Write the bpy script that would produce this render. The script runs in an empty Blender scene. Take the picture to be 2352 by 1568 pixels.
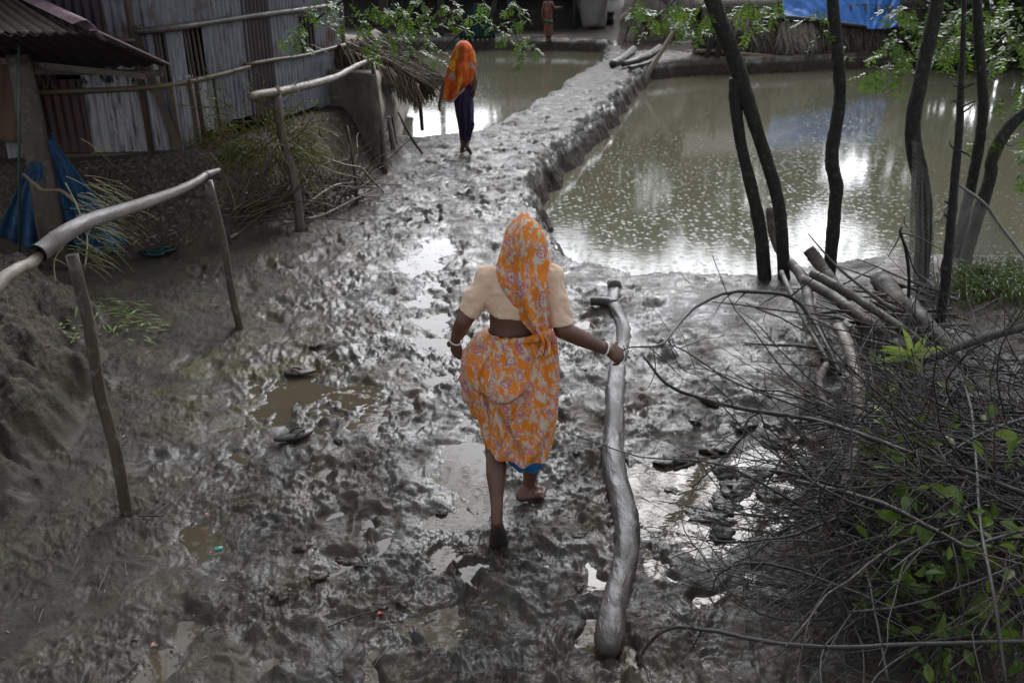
import bpy, bmesh, math, random
import numpy as np
from mathutils import Vector, Matrix
random.seed(7); RNG = np.random.default_rng(7)
S = bpy.context.scene
COL = S.collection
# ------------------------------------------------------------------ camera
PITCH = math.radians(23.0); CH = 2.5
FPX = 2067.0; CX, CY = 1176.0, 784.0          # survey photograph: 2352 x 1568
cam_d = bpy.data.cameras.new('camera'); cam = bpy.data.objects.new('camera', cam_d); COL.objects.link(cam)
cam.location = (0, 0, CH); cam.rotation_euler = (math.pi/2 - PITCH, 0, 0)
cam_d.sensor_width = 36; cam_d.lens = 36*FPX/2352; cam_d.clip_start = 0.05; cam_d.clip_end = 600
cam_d.dof.use_dof = True; cam_d.dof.focus_distance = 4.3; cam_d.dof.aperture_fstop = 4.5
S.camera = cam
cp, sp = math.cos(PITCH), math.sin(PITCH)
def ray(px, py):
    a = (px-CX)/FPX; b = -(py-CY)/FPX
    return np.array([a, cp + b*sp, -sp + b*cp])
def Q(px, py, h=0.0):                 # surveyed point at height h
    d = ray(px, py); t = (h-CH)/d[2]; return np.array([0, 0, CH]) + d*t
def D(px, py, Y):                     # surveyed point at distance Y
    d = ray(px, py); t = Y/d[1]; return np.array([0, 0, CH]) + d*t
def axial(p): return p[1]*cp - (p[2]-CH)*sp
def rw(p, w): return 0.5*w*axial(p)/FPX      # half-width of something w wide at p

# ------------------------------------------------------------------ noise
_perm = RNG.permutation(512).astype(np.int64); _perm = np.concatenate([_perm, _perm, _perm])
_ga = RNG.random(512)*2*np.pi; _gx, _gy = np.cos(_ga), np.sin(_ga)
def perlin(x, y):
    x = np.asarray(x, float); y = np.asarray(y, float)
    xi = np.floor(x).astype(np.int64); yi = np.floor(y).astype(np.int64)
    xf = x-xi; yf = y-yi; xi &= 511; yi &= 511
    u = xf*xf*xf*(xf*(xf*6-15)+10); v = yf*yf*yf*(yf*(yf*6-15)+10)
    def g(ix, iy, dx, dy):
        h = _perm[_perm[ix & 511]+(iy & 511)] & 511
        return _gx[h]*dx + _gy[h]*dy
    a = g(xi, yi, xf, yf); b = g(xi+1, yi, xf-1, yf); c = g(xi, yi+1, xf, yf-1); d = g(xi+1, yi+1, xf-1, yf-1)
    return ((a+u*(b-a)) + v*((c+u*(d-c))-(a+u*(b-a))))*1.5
def fbm(x, y, o=4, gain=.5):
    s = 0; a = 1.0
    for k in range(o):
        s = s + a*perlin(x*2**k+17.3*k, y*2**k-9.1*k); a *= gain
    return s
def ridged(x, y, o=4, gain=.5):
    s = 0; a = 1.0
    for k in range(o):
        s = s + a*(1-2*np.abs(perlin(x*2**k+31.7*k, y*2**k+4.3*k))); a *= gain
    return s
def sstep(a, b, t):
    t = np.clip((t-a)/(b-a), 0, 1); return t*t*(3-2*t)
def polydist(x, y, poly):             # >0 inside
    P = np.asarray(poly, float)[:, :2]; n = len(P)
    d2 = np.full(np.shape(x), 1e9); ins = np.zeros(np.shape(x), bool)
    for i in range(n):
        a = P[i]; b = P[(i+1) % n]; e = b-a
        wx = x-a[0]; wy = y-a[1]
        t = np.clip((wx*e[0]+wy*e[1])/(e@e+1e-12), 0, 1)
        d2 = np.minimum(d2, (wx-t*e[0])**2+(wy-t*e[1])**2)
        c = ((a[1] > y) != (b[1] > y))
        with np.errstate(divide='ignore', invalid='ignore'):
            xi = (b[0]-a[0])*(y-a[1])/(b[1]-a[1]+1e-15)+a[0]
        ins ^= c & (x < xi)
    d = np.sqrt(d2); return np.where(ins, d, -d)
def linedist(x, y, pts):
    P = np.asarray(pts, float)[:, :2]; d2 = np.full(np.shape(x), 1e9)
    for i in range(len(P)-1):
        a = P[i]; e = P[i+1]-a; wx = x-a[0]; wy = y-a[1]
        t = np.clip((wx*e[0]+wy*e[1])/(e@e+1e-12), 0, 1)
        d2 = np.minimum(d2, (wx-t*e[0])**2+(wy-t*e[1])**2)
    return np.sqrt(d2)

# ------------------------------------------------------------------ mesh helpers
class MB:
    def __init__(s): s.v = []; s.f = []; s.n = 0
    def add(s, V, F):
        V = np.asarray(V, float).reshape(-1, 3); s.v.append(V)
        s.f.extend([tuple(int(i)+s.n for i in f) for f in F]); s.n += len(V); return s
    def tube(s, pts, rad, sides=8, cap=True, wob=0.0, flat=1.0, sub=0, rnd=None):
        P = np.asarray(pts, float); R = np.asarray(rad, float)*np.ones(len(P))
        if sub: P, R = smooth_path(P, R, sub)
        n = len(P); T = np.gradient(P, axis=0); T /= np.linalg.norm(T, axis=1)[:, None]+1e-12
        u = np.cross(T[0], [0, 0, 1.0]);
        if np.linalg.norm(u) < 1e-3: u = np.cross(T[0], [0, 1.0, 0])
        u /= np.linalg.norm(u); V = []
        ang = np.linspace(0, 2*np.pi, sides, endpoint=False)
        for i in range(n):
            u = u-T[i]*(u@T[i]); u /= np.linalg.norm(u)+1e-12; w = np.cross(T[i], u)
            r = R[i]*(1+wob*RNG.normal(size=sides)) if wob else R[i]*np.ones(sides)
            V.append(P[i]+(np.cos(ang)*r)[:, None]*u+(np.sin(ang)*r*flat)[:, None]*w)
        V = np.concatenate(V); F = []
        for i in range(n-1):
            for k in range(sides):
                a = i*sides+k; b = i*sides+(k+1) % sides
                F.append((a, b, b+sides, a+sides))
        if cap:
            F.append(tuple(range(sides-1, -1, -1))); F.append(tuple((n-1)*sides+k for k in range(sides)))
        return s.add(V, F)
    def capsule(s, a, b, ra, rb, sides=14):
        a = np.asarray(a, float); b = np.asarray(b, float); d = (b-a)/(np.linalg.norm(b-a)+1e-9)
        P = []; R = []
        for t in (.999, .92, .75, .5, .25): P.append(a-d*ra*t); R.append(ra*math.sqrt(max(1-t*t, .002)))
        P.append(a); R.append(ra); P.append(b); R.append(rb)
        for t in (.25, .5, .75, .92, .999): P.append(b+d*rb*t); R.append(rb*math.sqrt(max(1-t*t, .002)))
        return s.tube(P, R, sides)
    def chain(s, pts, rad, sides=14):
        for i in range(len(pts)-1): s.capsule(pts[i], pts[i+1], rad[i], rad[i+1], sides)
        return s
    def ell(s, c, r, seg=16, rings=10, M=None):
        V = []; F = []
        for i in range(rings+1):
            t = math.pi*i/rings
            for k in range(seg):
                p = 2*math.pi*k/seg
                q = np.array([r[0]*math.sin(t)*math.cos(p), r[1]*math.sin(t)*math.sin(p), r[2]*math.cos(t)])
                if M is not None: q = M @ q
                V.append(np.asarray(c)+q)
        for i in range(rings):
            for k in range(seg):
                a = i*seg+k; b = i*seg+(k+1) % seg; F.append((a, a+seg, b+seg, b))
        return s.add(V, F)
    def loft(s, rings, close=True, cap=True):
        n = len(rings[0]); V = np.concatenate([np.asarray(r, float) for r in rings]); F = []
        m = n if close else n-1
        for i in range(len(rings)-1):
            for k in range(m):
                a = i*n+k; b = i*n+(k+1) % n; F.append((a, b, b+n, a+n))
        if cap and close:
            F.append(tuple(range(n-1, -1, -1))); F.append(tuple((len(rings)-1)*n+k for k in range(n)))
        return s.add(V, F)
    def prism(s, bottom, top):            # 4 + 4 corners
        return s.add(list(bottom)+list(top), [(3, 2, 1, 0), (4, 5, 6, 7), (0, 1, 5, 4), (1, 2, 6, 5), (2, 3, 7, 6), (3, 0, 4, 7)])
    def bar(s, a, b, w, h, up=(0, 0, 1)):
        a = np.asarray(a, float); b = np.asarray(b, float); d = b-a; d /= np.linalg.norm(d)
        u = np.cross(d, up); u /= np.linalg.norm(u)+1e-9; v = np.cross(u, d)
        c = lambda p: [p-u*w/2-v*h/2, p+u*w/2-v*h/2, p+u*w/2+v*h/2, p-u*w/2+v*h/2]
        return s.prism(c(a), c(b))
    def leaf(s, p, d, n, L, W, fold=.25):
        p = np.asarray(p, float); d = d/(np.linalg.norm(d)+1e-9); u = np.cross(d, n); u /= np.linalg.norm(u)+1e-9; n2 = np.cross(u, d)
        T_ = ((.18, .62), (.42, 1.0), (.72, .68)); V = [p]+[p+d*L*t+u*W*.5*w_+n2*W*fold*w_-n2*L*.12*t*t for t, w_ in T_]+[p+d*L-n2*L*.14]+[p+d*L*t-u*W*.5*w_+n2*W*fold*w_-n2*L*.12*t*t for t, w_ in T_[::-1]]+[p+d*L*.42-n2*L*.03]
        return s.add(V, [(8, 0, 1, 2), (8, 2, 3, 4), (8, 4, 5, 6), (8, 6, 7, 0)])
    def build(s, name, mat, parent=None, smooth=True, root=None):
        V = np.concatenate(s.v) if s.v else np.zeros((0, 3))
        off = np.zeros(3); p = parent
        while p is not None: off = off+np.array(p.location); p = p.parent
        me = bpy.data.meshes.new(name); me.from_pydata((V-off).tolist(), [], s.f); me.update()
        if smooth: me.polygons.foreach_set('use_smooth', [True]*len(me.polygons))
        for m in (mat if isinstance(mat, (list, tuple)) else [mat]): me.materials.append(m)
        o = bpy.data.objects.new(name, me); COL.objects.link(o); o.parent = parent
        return o
def smooth_path(P, R, sub):
    n = len(P); t = np.arange(n); tt = np.linspace(0, n-1, (n-1)*sub+1)
    Pm = np.vstack([2*P[0]-P[1], P, 2*P[-1]-P[-2]]); i = np.minimum(tt.astype(int), n-2); f = (tt-i)[:, None]
    p0, p1, p2, p3 = Pm[i], Pm[i+1], Pm[i+2], Pm[i+3]
    out = .5*((2*p1)+(-p0+p2)*f+(2*p0-5*p1+4*p2-p3)*f*f+(-p0+3*p1-3*p2+p3)*f**3)
    return out, np.interp(tt, t, R)
def tag(o, label=None, cat=None, group=None, kind=None):
    if label: o['label'] = label
    if cat: o['category'] = cat
    if group: o['group'] = group
    if kind: o['kind'] = kind
    return o
def thing(name, loc, label, cat, group=None):
    o = bpy.data.objects.new(name, None); COL.objects.link(o); o.location = tuple(float(c) for c in loc)
    o.empty_display_size = .1
    return tag(o, label, cat, group)
def bake(o, mods):                    # apply modifiers, keep one plain mesh
    for t, kw in mods:
        m = o.modifiers.new(t, t)
        for k, v in kw.items(): setattr(m, k, v)
    dg = bpy.context.evaluated_depsgraph_get(); dg.update()
    me = bpy.data.meshes.new_from_object(o.evaluated_get(dg)); old = o.data
    o.modifiers.clear(); o.data = me; bpy.data.meshes.remove(old)
    me.polygons.foreach_set('use_smooth', [True]*len(me.polygons)); return o
def fuse(o, voxel, smooth=4):
    return bake(o, [('REMESH', dict(mode='VOXEL', voxel_size=voxel)), ('SMOOTH', dict(factor=.5, iterations=smooth))])
def grid_mesh(name, X, Y, Z, mat, parent=None, keep=None, wrap=False):
    r, c = X.shape
    me = bpy.data.meshes.new(name); V = np.stack([X, Y, Z], -1).reshape(-1, 3)
    i = np.arange(r*c).reshape(r, c)
    if wrap: i = np.concatenate([i, i[:, :1]], 1)
    q = np.stack([i[:-1, :-1], i[:-1, 1:], i[1:, 1:], i[1:, :-1]], -1)
    if keep is not None: q = q[keep]
    q = q.reshape(-1, 4)
    if keep is not None:
        used = np.unique(q); mp = np.zeros(len(V), int); mp[used] = np.arange(len(used)); V = V[used]; q = mp[q]
    me.vertices.add(len(V)); me.vertices.foreach_set('co', V.astype(np.float32).ravel())
    me.loops.add(q.size); me.loops.foreach_set('vertex_index', q.astype(np.int32).ravel())
    me.polygons.add(len(q)); me.polygons.foreach_set('loop_start', np.arange(0, q.size, 4, dtype=np.int32))
    me.polygons.foreach_set('use_smooth', np.ones(len(q), bool))
    me.update(calc_edges=True); me.validate(); me.materials.append(mat)
    o = bpy.data.objects.new(name, me); COL.objects.link(o); o.parent = parent; return o

# ------------------------------------------------------------------ materials
class MT:
    def __init__(s, name):
        s.m = bpy.data.materials.new(name); s.m.use_nodes = True; s.t = s.m.node_tree
        s.b = s.t.nodes['Principled BSDF']; s.out = s.t.nodes['Material Output']
        s.co = s.t.nodes.new('ShaderNodeTexCoord'); s.P = s.co.outputs['Object']
    def n(s, typ, **kw):
        nd = s.t.nodes.new('ShaderNode'+typ)
        for k, v in kw.items():
            if k.startswith('_'): setattr(nd, k[1:], v); continue
            key = int(k[1:]) if (k[0] == 'i' and k[1:].isdigit()) else k.replace('__', ' ')
            if hasattr(v, 'is_linked') or isinstance(v, bpy.types.NodeSocket): s.t.links.new(v, nd.inputs[key])
            else: nd.inputs[key].default_value = v
        return nd
    def noise(s, scale, detail=4, rough=.55, vec=None, dist=0): return s.n('TexNoise', Vector=vec or s.P, Scale=scale, Detail=detail, Roughness=rough, Distortion=dist).outputs[0]
    def vor(s, scale, vec=None, feat='F1', rand=1.0): return s.n('TexVoronoi', _feature=feat, Vector=vec or s.P, Scale=scale, Randomness=rand)
    def mapv(s, sc, vec=None, rot=(0, 0, 0)): return s.n('Mapping', Vector=vec or s.P, Scale=sc, Rotation=rot).outputs[0]
    def ramp(s, fac, stops, interp='LINEAR'):
        r = s.t.nodes.new('ShaderNodeValToRGB'); s.t.links.new(fac, r.inputs[0]); e = r.color_ramp.elements; r.color_ramp.interpolation = interp
        while len(e) < len(stops): e.new(.5)
        for k, (p, c) in enumerate(stops):
            e[k].position = p; c = (c, c, c) if not hasattr(c, '__len__') else c; e[k].color = (*c[:3], 1)
        return r.outputs[0]
    def mix(s, fac, a, b, blend='MIX'):
        nd = s.t.nodes.new('ShaderNodeMix'); nd.data_type = 'RGBA'; nd.blend_type = blend
        for k, v in ((0, fac), (6, a), (7, b)):
            if isinstance(v, bpy.types.NodeSocket): s.t.links.new(v, nd.inputs[k])
            elif k == 0: nd.inputs[k].default_value = v
            else: nd.inputs[k].default_value = (*v[:3], 1)
        return nd.outputs[2]
    def math(s, op, a, b=0.0, clamp=False):
        nd = s.t.nodes.new('ShaderNodeMath'); nd.operation = op; nd.use_clamp = clamp
        for k, v in ((0, a), (1, b)):
            if isinstance(v, bpy.types.NodeSocket): s.t.links.new(v, nd.inputs[k])
            else: nd.inputs[k].default_value = v
        return nd.outputs[0]
    def sep(s, vec=None):
        return s.n('SeparateXYZ', Vector=vec or s.P).outputs
    def set(s, **kw):
        for k, v in kw.items():
            k = k.replace('__', ' ')
            if isinstance(v, bpy.types.NodeSocket): s.t.links.new(v, s.b.inputs[k])
            else:
                if hasattr(v, '__len__') and len(v) == 3 and 'Color' in k: v = (*v, 1)
                s.b.inputs[k].default_value = v
        return s
    def bump(s, h, dist, strength=1.0, normal=None):
        kw = dict(Height=h, Distance=dist, Strength=strength)
        if normal is not None: kw['Normal'] = normal
        o = s.n('Bump', **kw).outputs[0]; s.t.links.new(o, s.b.inputs['Normal']); return o
def wood(name, c1, c2, scale=14, rough=.45, bd=.004, stretch=.2, axis=2, spot=None, coat=0.0):
    m = MT(name); sc = [1, 1, 1]; sc[axis] = stretch
    v = m.mapv(sc); n1 = m.noise(scale, 6, .65, v); n2 = m.noise(scale*5, 4, .6, v)
    c = m.ramp(n1, [(.3, c1), (.7, c2)])
    if spot is not None:
        c = m.mix(m.ramp(m.noise(scale*1.3, 5, .7), [(.56, 0), (.66, 1)]), c, spot)
    m.set(Base__Color=c, Roughness=m.ramp(n2, [(.3, rough-.12), (.7, rough+.18)]), Coat__Weight=coat, Coat__Roughness=.15)
    m.bump(m.math('ADD', n1, m.math('MULTIPLY', n2, .5)), bd, 1.0); return m.m
def plain(name, c1, c2=None, scale=8, rough=.6, bd=0.0, detail=5, **kw):
    m = MT(name); c2 = c2 or tuple(x*.6 for x in c1); n1 = m.noise(scale, detail, .6)
    m.set(Base__Color=m.ramp(n1, [(.32, c2), (.68, c1)]), Roughness=rough, **kw)
    if bd: m.bump(m.noise(scale*3, 6, .65), bd, 1.0)
    return m.m
def leafmat(name, c1, c2, scale=6, trans=.35):
    m = MT(name); g = m.n('NewGeometry'); w = m.noise(scale, 3, .6, g.outputs['Position'])
    ri = m.n('NewGeometry').outputs['Random Per Island']
    c = m.mix(m.math('ADD', m.math('MULTIPLY', w, .5), m.math('MULTIPLY', ri, .5)), c1, c2)
    m.set(Base__Color=c, Roughness=.42)
    tr = m.n('BsdfTranslucent', Color=c); mx = m.n('MixShader', Fac=trans)
    m.t.links.new(m.b.outputs[0], mx.inputs[1]); m.t.links.new(tr.outputs[0], mx.inputs[2]); m.t.links.new(mx.outputs[0], m.out.inputs[0])
    return m.m
EXPOSURE=0.9; NCOL=1150; NROW=640
# ------------------------------------------------------------------ sky and light
SUN_AZ, SUN_EL = math.radians(16), math.radians(42)        # clockwise from +Y
w = bpy.data.worlds.new('World'); S.world = w; w.use_nodes = True; nt = w.node_tree
bg = nt.nodes['Background']; sky = nt.nodes.new('ShaderNodeTexSky'); sky.sky_type = 'NISHITA'; sky.sun_disc = False
sky.sun_elevation = SUN_EL; sky.sun_rotation = SUN_AZ; sky.dust_density = 1.5; sky.air_density = 1.0; sky.ozone_density = 1.0
hs = nt.nodes.new('ShaderNodeHueSaturation'); hs.inputs['Saturation'].default_value = .12
nt.links.new(sky.outputs[0], hs.inputs['Color']); tc = nt.nodes.new('ShaderNodeTexCoord'); dt = nt.nodes.new('ShaderNodeVectorMath'); dt.operation = 'DOT_PRODUCT'; nt.links.new(tc.outputs['Generated'], dt.inputs[0])
dt.inputs[1].default_value = (math.sin(.21)*math.cos(.44), math.cos(.21)*math.cos(.44), math.sin(.44))
mr = nt.nodes.new('ShaderNodeMapRange'); mr.interpolation_type = 'SMOOTHSTEP'; nt.links.new(dt.outputs['Value'], mr.inputs[0])
for k_, v_ in ((1, .25), (2, 1.0), (3, .72), (4, 2.15)): mr.inputs[k_].default_value = v_
cn = nt.nodes.new('ShaderNodeTexNoise'); cn.inputs['Scale'].default_value = 2.2; cn.inputs['Detail'].default_value = 4; nt.links.new(tc.outputs['Generated'], cn.inputs[0])
cm = nt.nodes.new('ShaderNodeMath'); cm.operation = 'MULTIPLY_ADD'; nt.links.new(cn.outputs[0], cm.inputs[0]); cm.inputs[1].default_value = .8; cm.inputs[2].default_value = .6
pm = nt.nodes.new('ShaderNodeMath'); pm.operation = 'MULTIPLY'; nt.links.new(mr.outputs[0], pm.inputs[0]); nt.links.new(cm.outputs[0], pm.inputs[1])
tv = nt.nodes.new('ShaderNodeVectorMath'); tv.operation = 'SCALE'; nt.links.new(hs.outputs[0], tv.inputs[0]); nt.links.new(pm.outputs[0], tv.inputs[3])
tb = nt.nodes.new('ShaderNodeVectorMath'); tb.operation = 'MULTIPLY'; nt.links.new(tv.outputs[0], tb.inputs[0]); tb.inputs[1].default_value = (.975, .99, 1.04)
nt.links.new(tb.outputs[0], bg.inputs['Color']); bg.inputs['Strength'].default_value = .15
sl = bpy.data.lights.new('sun', 'SUN'); sl.energy = .5; sl.angle = math.radians(25); sl.color = (1, .97, .93)
so = bpy.data.objects.new('sun', sl); COL.objects.link(so)
sd = Vector((math.sin(SUN_AZ)*math.cos(SUN_EL), math.cos(SUN_AZ)*math.cos(SUN_EL), math.sin(SUN_EL)))
so.rotation_euler = sd.to_track_quat('Z', 'Y').to_euler(); so.location = (8, 30, 30)
S.view_settings.view_transform = 'Standard'; S.view_settings.look = 'None'; S.view_settings.exposure = EXPOSURE; S.view_settings.gamma = 1
try: S.cycles.use_denoising = True; S.cycles.use_adaptive_sampling = False; S.cycles.sample_clamp_indirect = 4.0; S.cycles.max_bounces = 6; S.cycles.transparent_max_bounces = 12; S.cycles.caustics_reflective = False
except Exception: pass

# ------------------------------------------------------------------ the lie of the land
WATER = -.42
pond_right = [Q(*p) for p in [(1262,540),(1238,505),(1200,472),(1208,420),(1240,360),(1300,315),(1365,262),(1405,215),(1428,190)]] + \
    [Q(px, py, WATER) for px, py in [(1480,182),(1600,172),(1740,168),(2150,147),(2400,142),(3000,140)]] + \
    [np.array([22, 24, 0]), np.array([18, 9.5, 0])] + [Q(*p) for p in [(2500,590),(2352,598),(2180,622),(2000,632),(1760,640),(1600,642),(1480,632),(1380,607),(1290,572)]]
pond_left = [Q(*p) for p in [(955,316),(1020,309),(1100,303),(1180,270),(1250,230),(1330,172),(1395,136)]] + \
    [Q(px, py, WATER) for px, py in [(1405,120),(1300,116),(1100,114),(900,114),(600,114)]] + [np.array([-16, 28, 0]), np.array([-9.5, 20, 0]), Q(880,300)]
wall_px = [(-260,366),(80,364),(430,352),(640,285),(795,232)]
PLH = .8
wall_pl = [Q(px, py, PLH) for px, py in wall_px]
def off(poly, d):                       # offset a polyline to its right-hand (camera) side
    P = np.asarray(poly)[:, :2]; out = []
    for i in range(len(P)):
        t = P[min(i+1, len(P)-1)]-P[max(i-1, 0)]; t /= np.linalg.norm(t); out.append(P[i]+d*np.array([t[1], -t[0]]))
    return out
plinth_poly = off(wall_pl, .22)+[wall_pl[-1][:2]+np.array([.25, .25]), wall_pl[-1][:2]+np.array([-.6, 2.0]), np.array([-12, 16.])]
mound_left = [Q(*p) for p in [(140,700),(200,735),(175,800),(190,900),(130,1030),(40,1120),(-200,1250),(-900,1100),(-700,735),(-200,695)]]
path_line = [Q(*p) for p in [(1000,1900),(1080,1300),(1060,950),(1030,720),(1020,560),(1080,440),(1130,360),(1240,300),(1340,230),(1420,170),(1470,130)]]
wet_line = [Q(*p) for p in [(1100,1120),(1060,960),(1020,800),(985,690),(975,600),(1010,520)]]
foot_r = np.random.default_rng(3)
feet = []
for k in range(560):
    t = foot_r.random()*(len(path_line)-2.2); i = int(t); a = path_line[i]; b = path_line[i+1]
    p = a+(b-a)*(t-i); d = (b-a)[:2]/np.linalg.norm((b-a)[:2])
    wdt = 1.0 if p[1] < 9 else .55
    p = p[:2]+foot_r.normal(0, wdt, 2)*np.array([1, .5]); an = math.atan2(d[1], d[0])+foot_r.normal(0, .45)
    feet.append((p[0], p[1], an, foot_r.uniform(.10, .14), foot_r.uniform(.042, .062), foot_r.uniform(.012, .036)))
PUD = -.029
dips = [(Q(1800,1040), .42, .034), (Q(1660,1130), .38, .030), (Q(1880,960), .4, .034), (Q(1500,1090), .22, .05), (Q(1560,1190), .25, .04),
        (Q(640,890), .30, .040), (Q(720,890), .25, .035), (Q(440,1205), .16, .034), (Q(470,1270), .14, .03), (Q(345,1530), .13, .05), (Q(1040,1400), .16, .03), (Q(1030,1240), .25, .04),
        (Q(1420,640), .22, .06), (Q(1290,605), .2, .05), (Q(950,600), .25, .05), (Q(1025,565), .2, .04), (Q(860,920), .18, .05), (Q(860,960), .15, .04), (Q(2290,1100), .5, .05), (Q(2300,1470), .35, .05), (Q(1050,1060), .22, .05), (Q(1350,735), .2, .05), (Q(930,1420), .16, .03), (Q(560,1000), .4, .03)]
def land(x, y, fine=True):
    x = np.asarray(x, float); y = np.asarray(y, float)
    n_lo = fbm(x*.55, y*.55, 3)
    dp = linedist(x, y, path_line)
    h = .018*n_lo+.004
    far = sstep(30, 46, y); h = h+far*.75-.05*sstep(22, 30, y)
    # plinth, mounds
    pd = polydist(x, y, plinth_poly); wob = .10*fbm(x*2.3, y*2.3, 3)
    pl = sstep(-.62, .06, pd+wob*np.clip(1.2*np.abs(pd), 0, 1)); h = h+PLH*pl
    md = polydist(x, y, mound_left); h = h+.46*sstep(-.16, .34, md+.12*fbm(x*3, y*3, 3))+(.035*fbm(x*5, y*5, 3)+.02*ridged(x*9, y*9, 3))*sstep(-.1, .2, md)
    def bump(c, r, a):
        return a*np.exp(-(((x-c[0])/r)**2+((y-c[1])/(r*1.2))**2))
    h = h+bump(Q(1700,800), .75, .16)+bump(Q(1500,700), .5, .05)+bump(Q(2150,700), .9, .15)+bump(Q(2500,800), 1.2, .22)+bump(Q(620,560), .8, .08)
    h = h+bump(Q(1485,55,.4), 2.2, 1.1)*0
    rut = np.exp(-(linedist(x, y, wet_line)/.23)**2); h = h-.032*rut
    for c, r, a in dips: h = h-bump(c, r, a)
    if fine:
        near = 1-.2*sstep(9, 16, y)
        wet = np.exp(-(dp/1.7)**2)*near
        amt = .55+.45*wet
        calm = np.clip(pl*1.2+.8*np.exp(-(np.hypot(x-Q(330,600)[0], y-Q(330,600)[1])/1.0)**2), 0, 1)
        amt = amt*(1-.55*calm)
        wx = x+.05*perlin(x*6, y*6); wy = y+.05*perlin(x*6+40, y*6+9)
        crumb = .42+.75*sstep(-.35, .35, fbm(x*1.7+9, y*1.7, 3))
        h = h+amt*(.015*ridged(wx*2.6, wy*2.6, 2)+.012*fbm(wx*6.5, wy*6.5, 2)+crumb*(.0085*ridged(wx*11, wy*9, 3, .62)+.0075*fbm(wx*30, wy*28, 3, .65))+crumb*(.016*np.clip(fbm(wx*17+50, wy*14, 2)-.1, 0, 1)+.0035*ridged(wx*55, wy*45, 2, .6)))-.014*amt
        h = h+(1-amt)*.004*fbm(x*18, y*18, 3)
        fine_a = perlin(x*13, y*13); fine_b = perlin(x*13+70, y*13+20)
        for fx, fy, an, la, wa, dd in feet:
            m = (np.abs(x-fx) < .3) & (np.abs(y-fy) < .3)
            if not m.any(): continue
            c, s_ = math.cos(an), math.sin(an); xx = wx[m]-fx+.03*fine_a[m]; yy = wy[m]-fy+.03*fine_b[m]
            u = (xx*c+yy*s_)/la; v = (-xx*s_+yy*c)/wa; r2 = u*u+v*v
            h[m] += -dd*np.exp(-r2**1.3)+.40*dd*np.exp(-((np.sqrt(r2)-1.5)/.4)**2)*np.clip(.35+1.3*fine_a[m], 0, 1.4)
    # ponds
    nz = .13*fbm(x*1.1, y*1.1, 2, .35)+(.028*fbm(x*9, y*9, 3) if fine else 0)
    for pg in (pond_right, pond_left):
        d = polydist(x, y, pg)+nz*(1 if fine else 1)
        rim = np.exp(-((d+.16)/.15)**2)
        h = h*(1-sstep(-.05, .3, d))+.035*rim*(y < 30)-.95*sstep(-.05, .52, d)+((.022*fbm(x*1.9+7, y*1.9, 2)+.028*ridged(x*14, y*14, 3, .6))*np.exp(-((d-.15)/.2)**2) if fine else 0)
    return h
mud = MT('wet_mud')
nb = mud.noise(1.3, 5, .6); nf = mud.noise(38, 6, .7); nm = mud.noise(9, 5, .65); nd_ = mud.noise(120, 4, .7)
base = mud.ramp(nb, [(.3, (.035, .0305, .0245)), (.7, (.062, .0545, .044))])
base = mud.mix(mud.ramp(nm, [(.35, 0), (.75, .8)]), base, (.022, .020, .017))
base = mud.mix(mud.ramp(mud.noise(70, 3, .6), [(.62, 0), (.70, .5)]), base, (.085, .075, .06))
base = mud.mix(mud.ramp(mud.noise(2.1, 5, .65, mud.mapv((1, 1, 1), None, (0, 0, 1.1))), [(.45, 0), (.62, .75)]), base, (.070, .057, .037))
al = mud.n('VectorMath', _operation='DISTANCE', i0=mud.P, i1=tuple(Q(590,870))).outputs['Value']
alm = mud.math('MULTIPLY', mud.ramp(al, [(.25, 1), (.95, 0)]), mud.ramp(mud.noise(3.2, 4, .6), [(.42, 0), (.6, .75)]))
base = mud.mix(alm, base, (.075, .065, .012))
ez = mud.ramp(mud.math('ADD', mud.sep()[2], mud.math('MULTIPLY', mud.noise(4, 4, .6), .25)), [(.27, 0), (.42, 1)])
base = mud.mix(ez, base, mud.ramp(mud.noise(24, 6, .7), [(.38, (.036, .030, .024)), (.52, (.085, .070, .055)), (.68, (.16, .135, .105))]))
wetn = mud.n('Attribute', _attribute_name='wetness').outputs['Fac']
zz = mud.sep()[2]; bankm = mud.ramp(mud.math('ADD', zz, .2), [(.02, 1), (.12, 0)]); base = mud.mix(bankm, base, mud.ramp(mud.noise(9, 6, .7), [(.35, (.018, .015, .011)), (.65, (.060, .050, .038))])); film = mud.math('MULTIPLY', mud.math('SUBTRACT', 1.0, bankm), mud.ramp(mud.math('SUBTRACT', zz, PUD-.004), [(0, 1), (.020, 0)])); yy = mud.ramp(mud.math('DIVIDE', mud.sep()[1], 60.0), [(.10, 1), (.155, .75), (.22, .45), (.45, .12)])
base = mud.mix(film, base, mud.mix(.5, base, (.030, .024, .017)))
nr = mud.noise(22, 4, .6); n60 = mud.noise(60, 3, .6)
mud.set(Base__Color=base, Roughness=mud.mix(film, mud.mix(mud.math('MULTIPLY', yy, wetn), (.72, .72, .72), mud.ramp(nm, [(.34, .28), (.66, .60)])), (.14, .14, .14)), IOR=1.4, Specular__IOR__Level=mud.mix(film, (.28, .28, .28), (.5, .5, .5)), Coat__Weight=mud.math('MULTIPLY', mud.math('MULTIPLY', mud.math('MAXIMUM', film, mud.math('MULTIPLY', wetn, mud.ramp(mud.noise(3.4, 5, .68), [(.42, .05), (.60, .95)]))), mud.math('SUBTRACT', 1.0, mud.math('MAXIMUM', ez, mud.math('MULTIPLY', bankm, .85)))), yy), Coat__Roughness=mud.ramp(nr, [(.35, .03), (.7, .13)]), Coat__IOR=1.38)
dry = mud.math('MULTIPLY', mud.noise(14, 7, .72), mud.math('MULTIPLY', mud.math('MAXIMUM', ez, bankm), 4.0))
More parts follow.
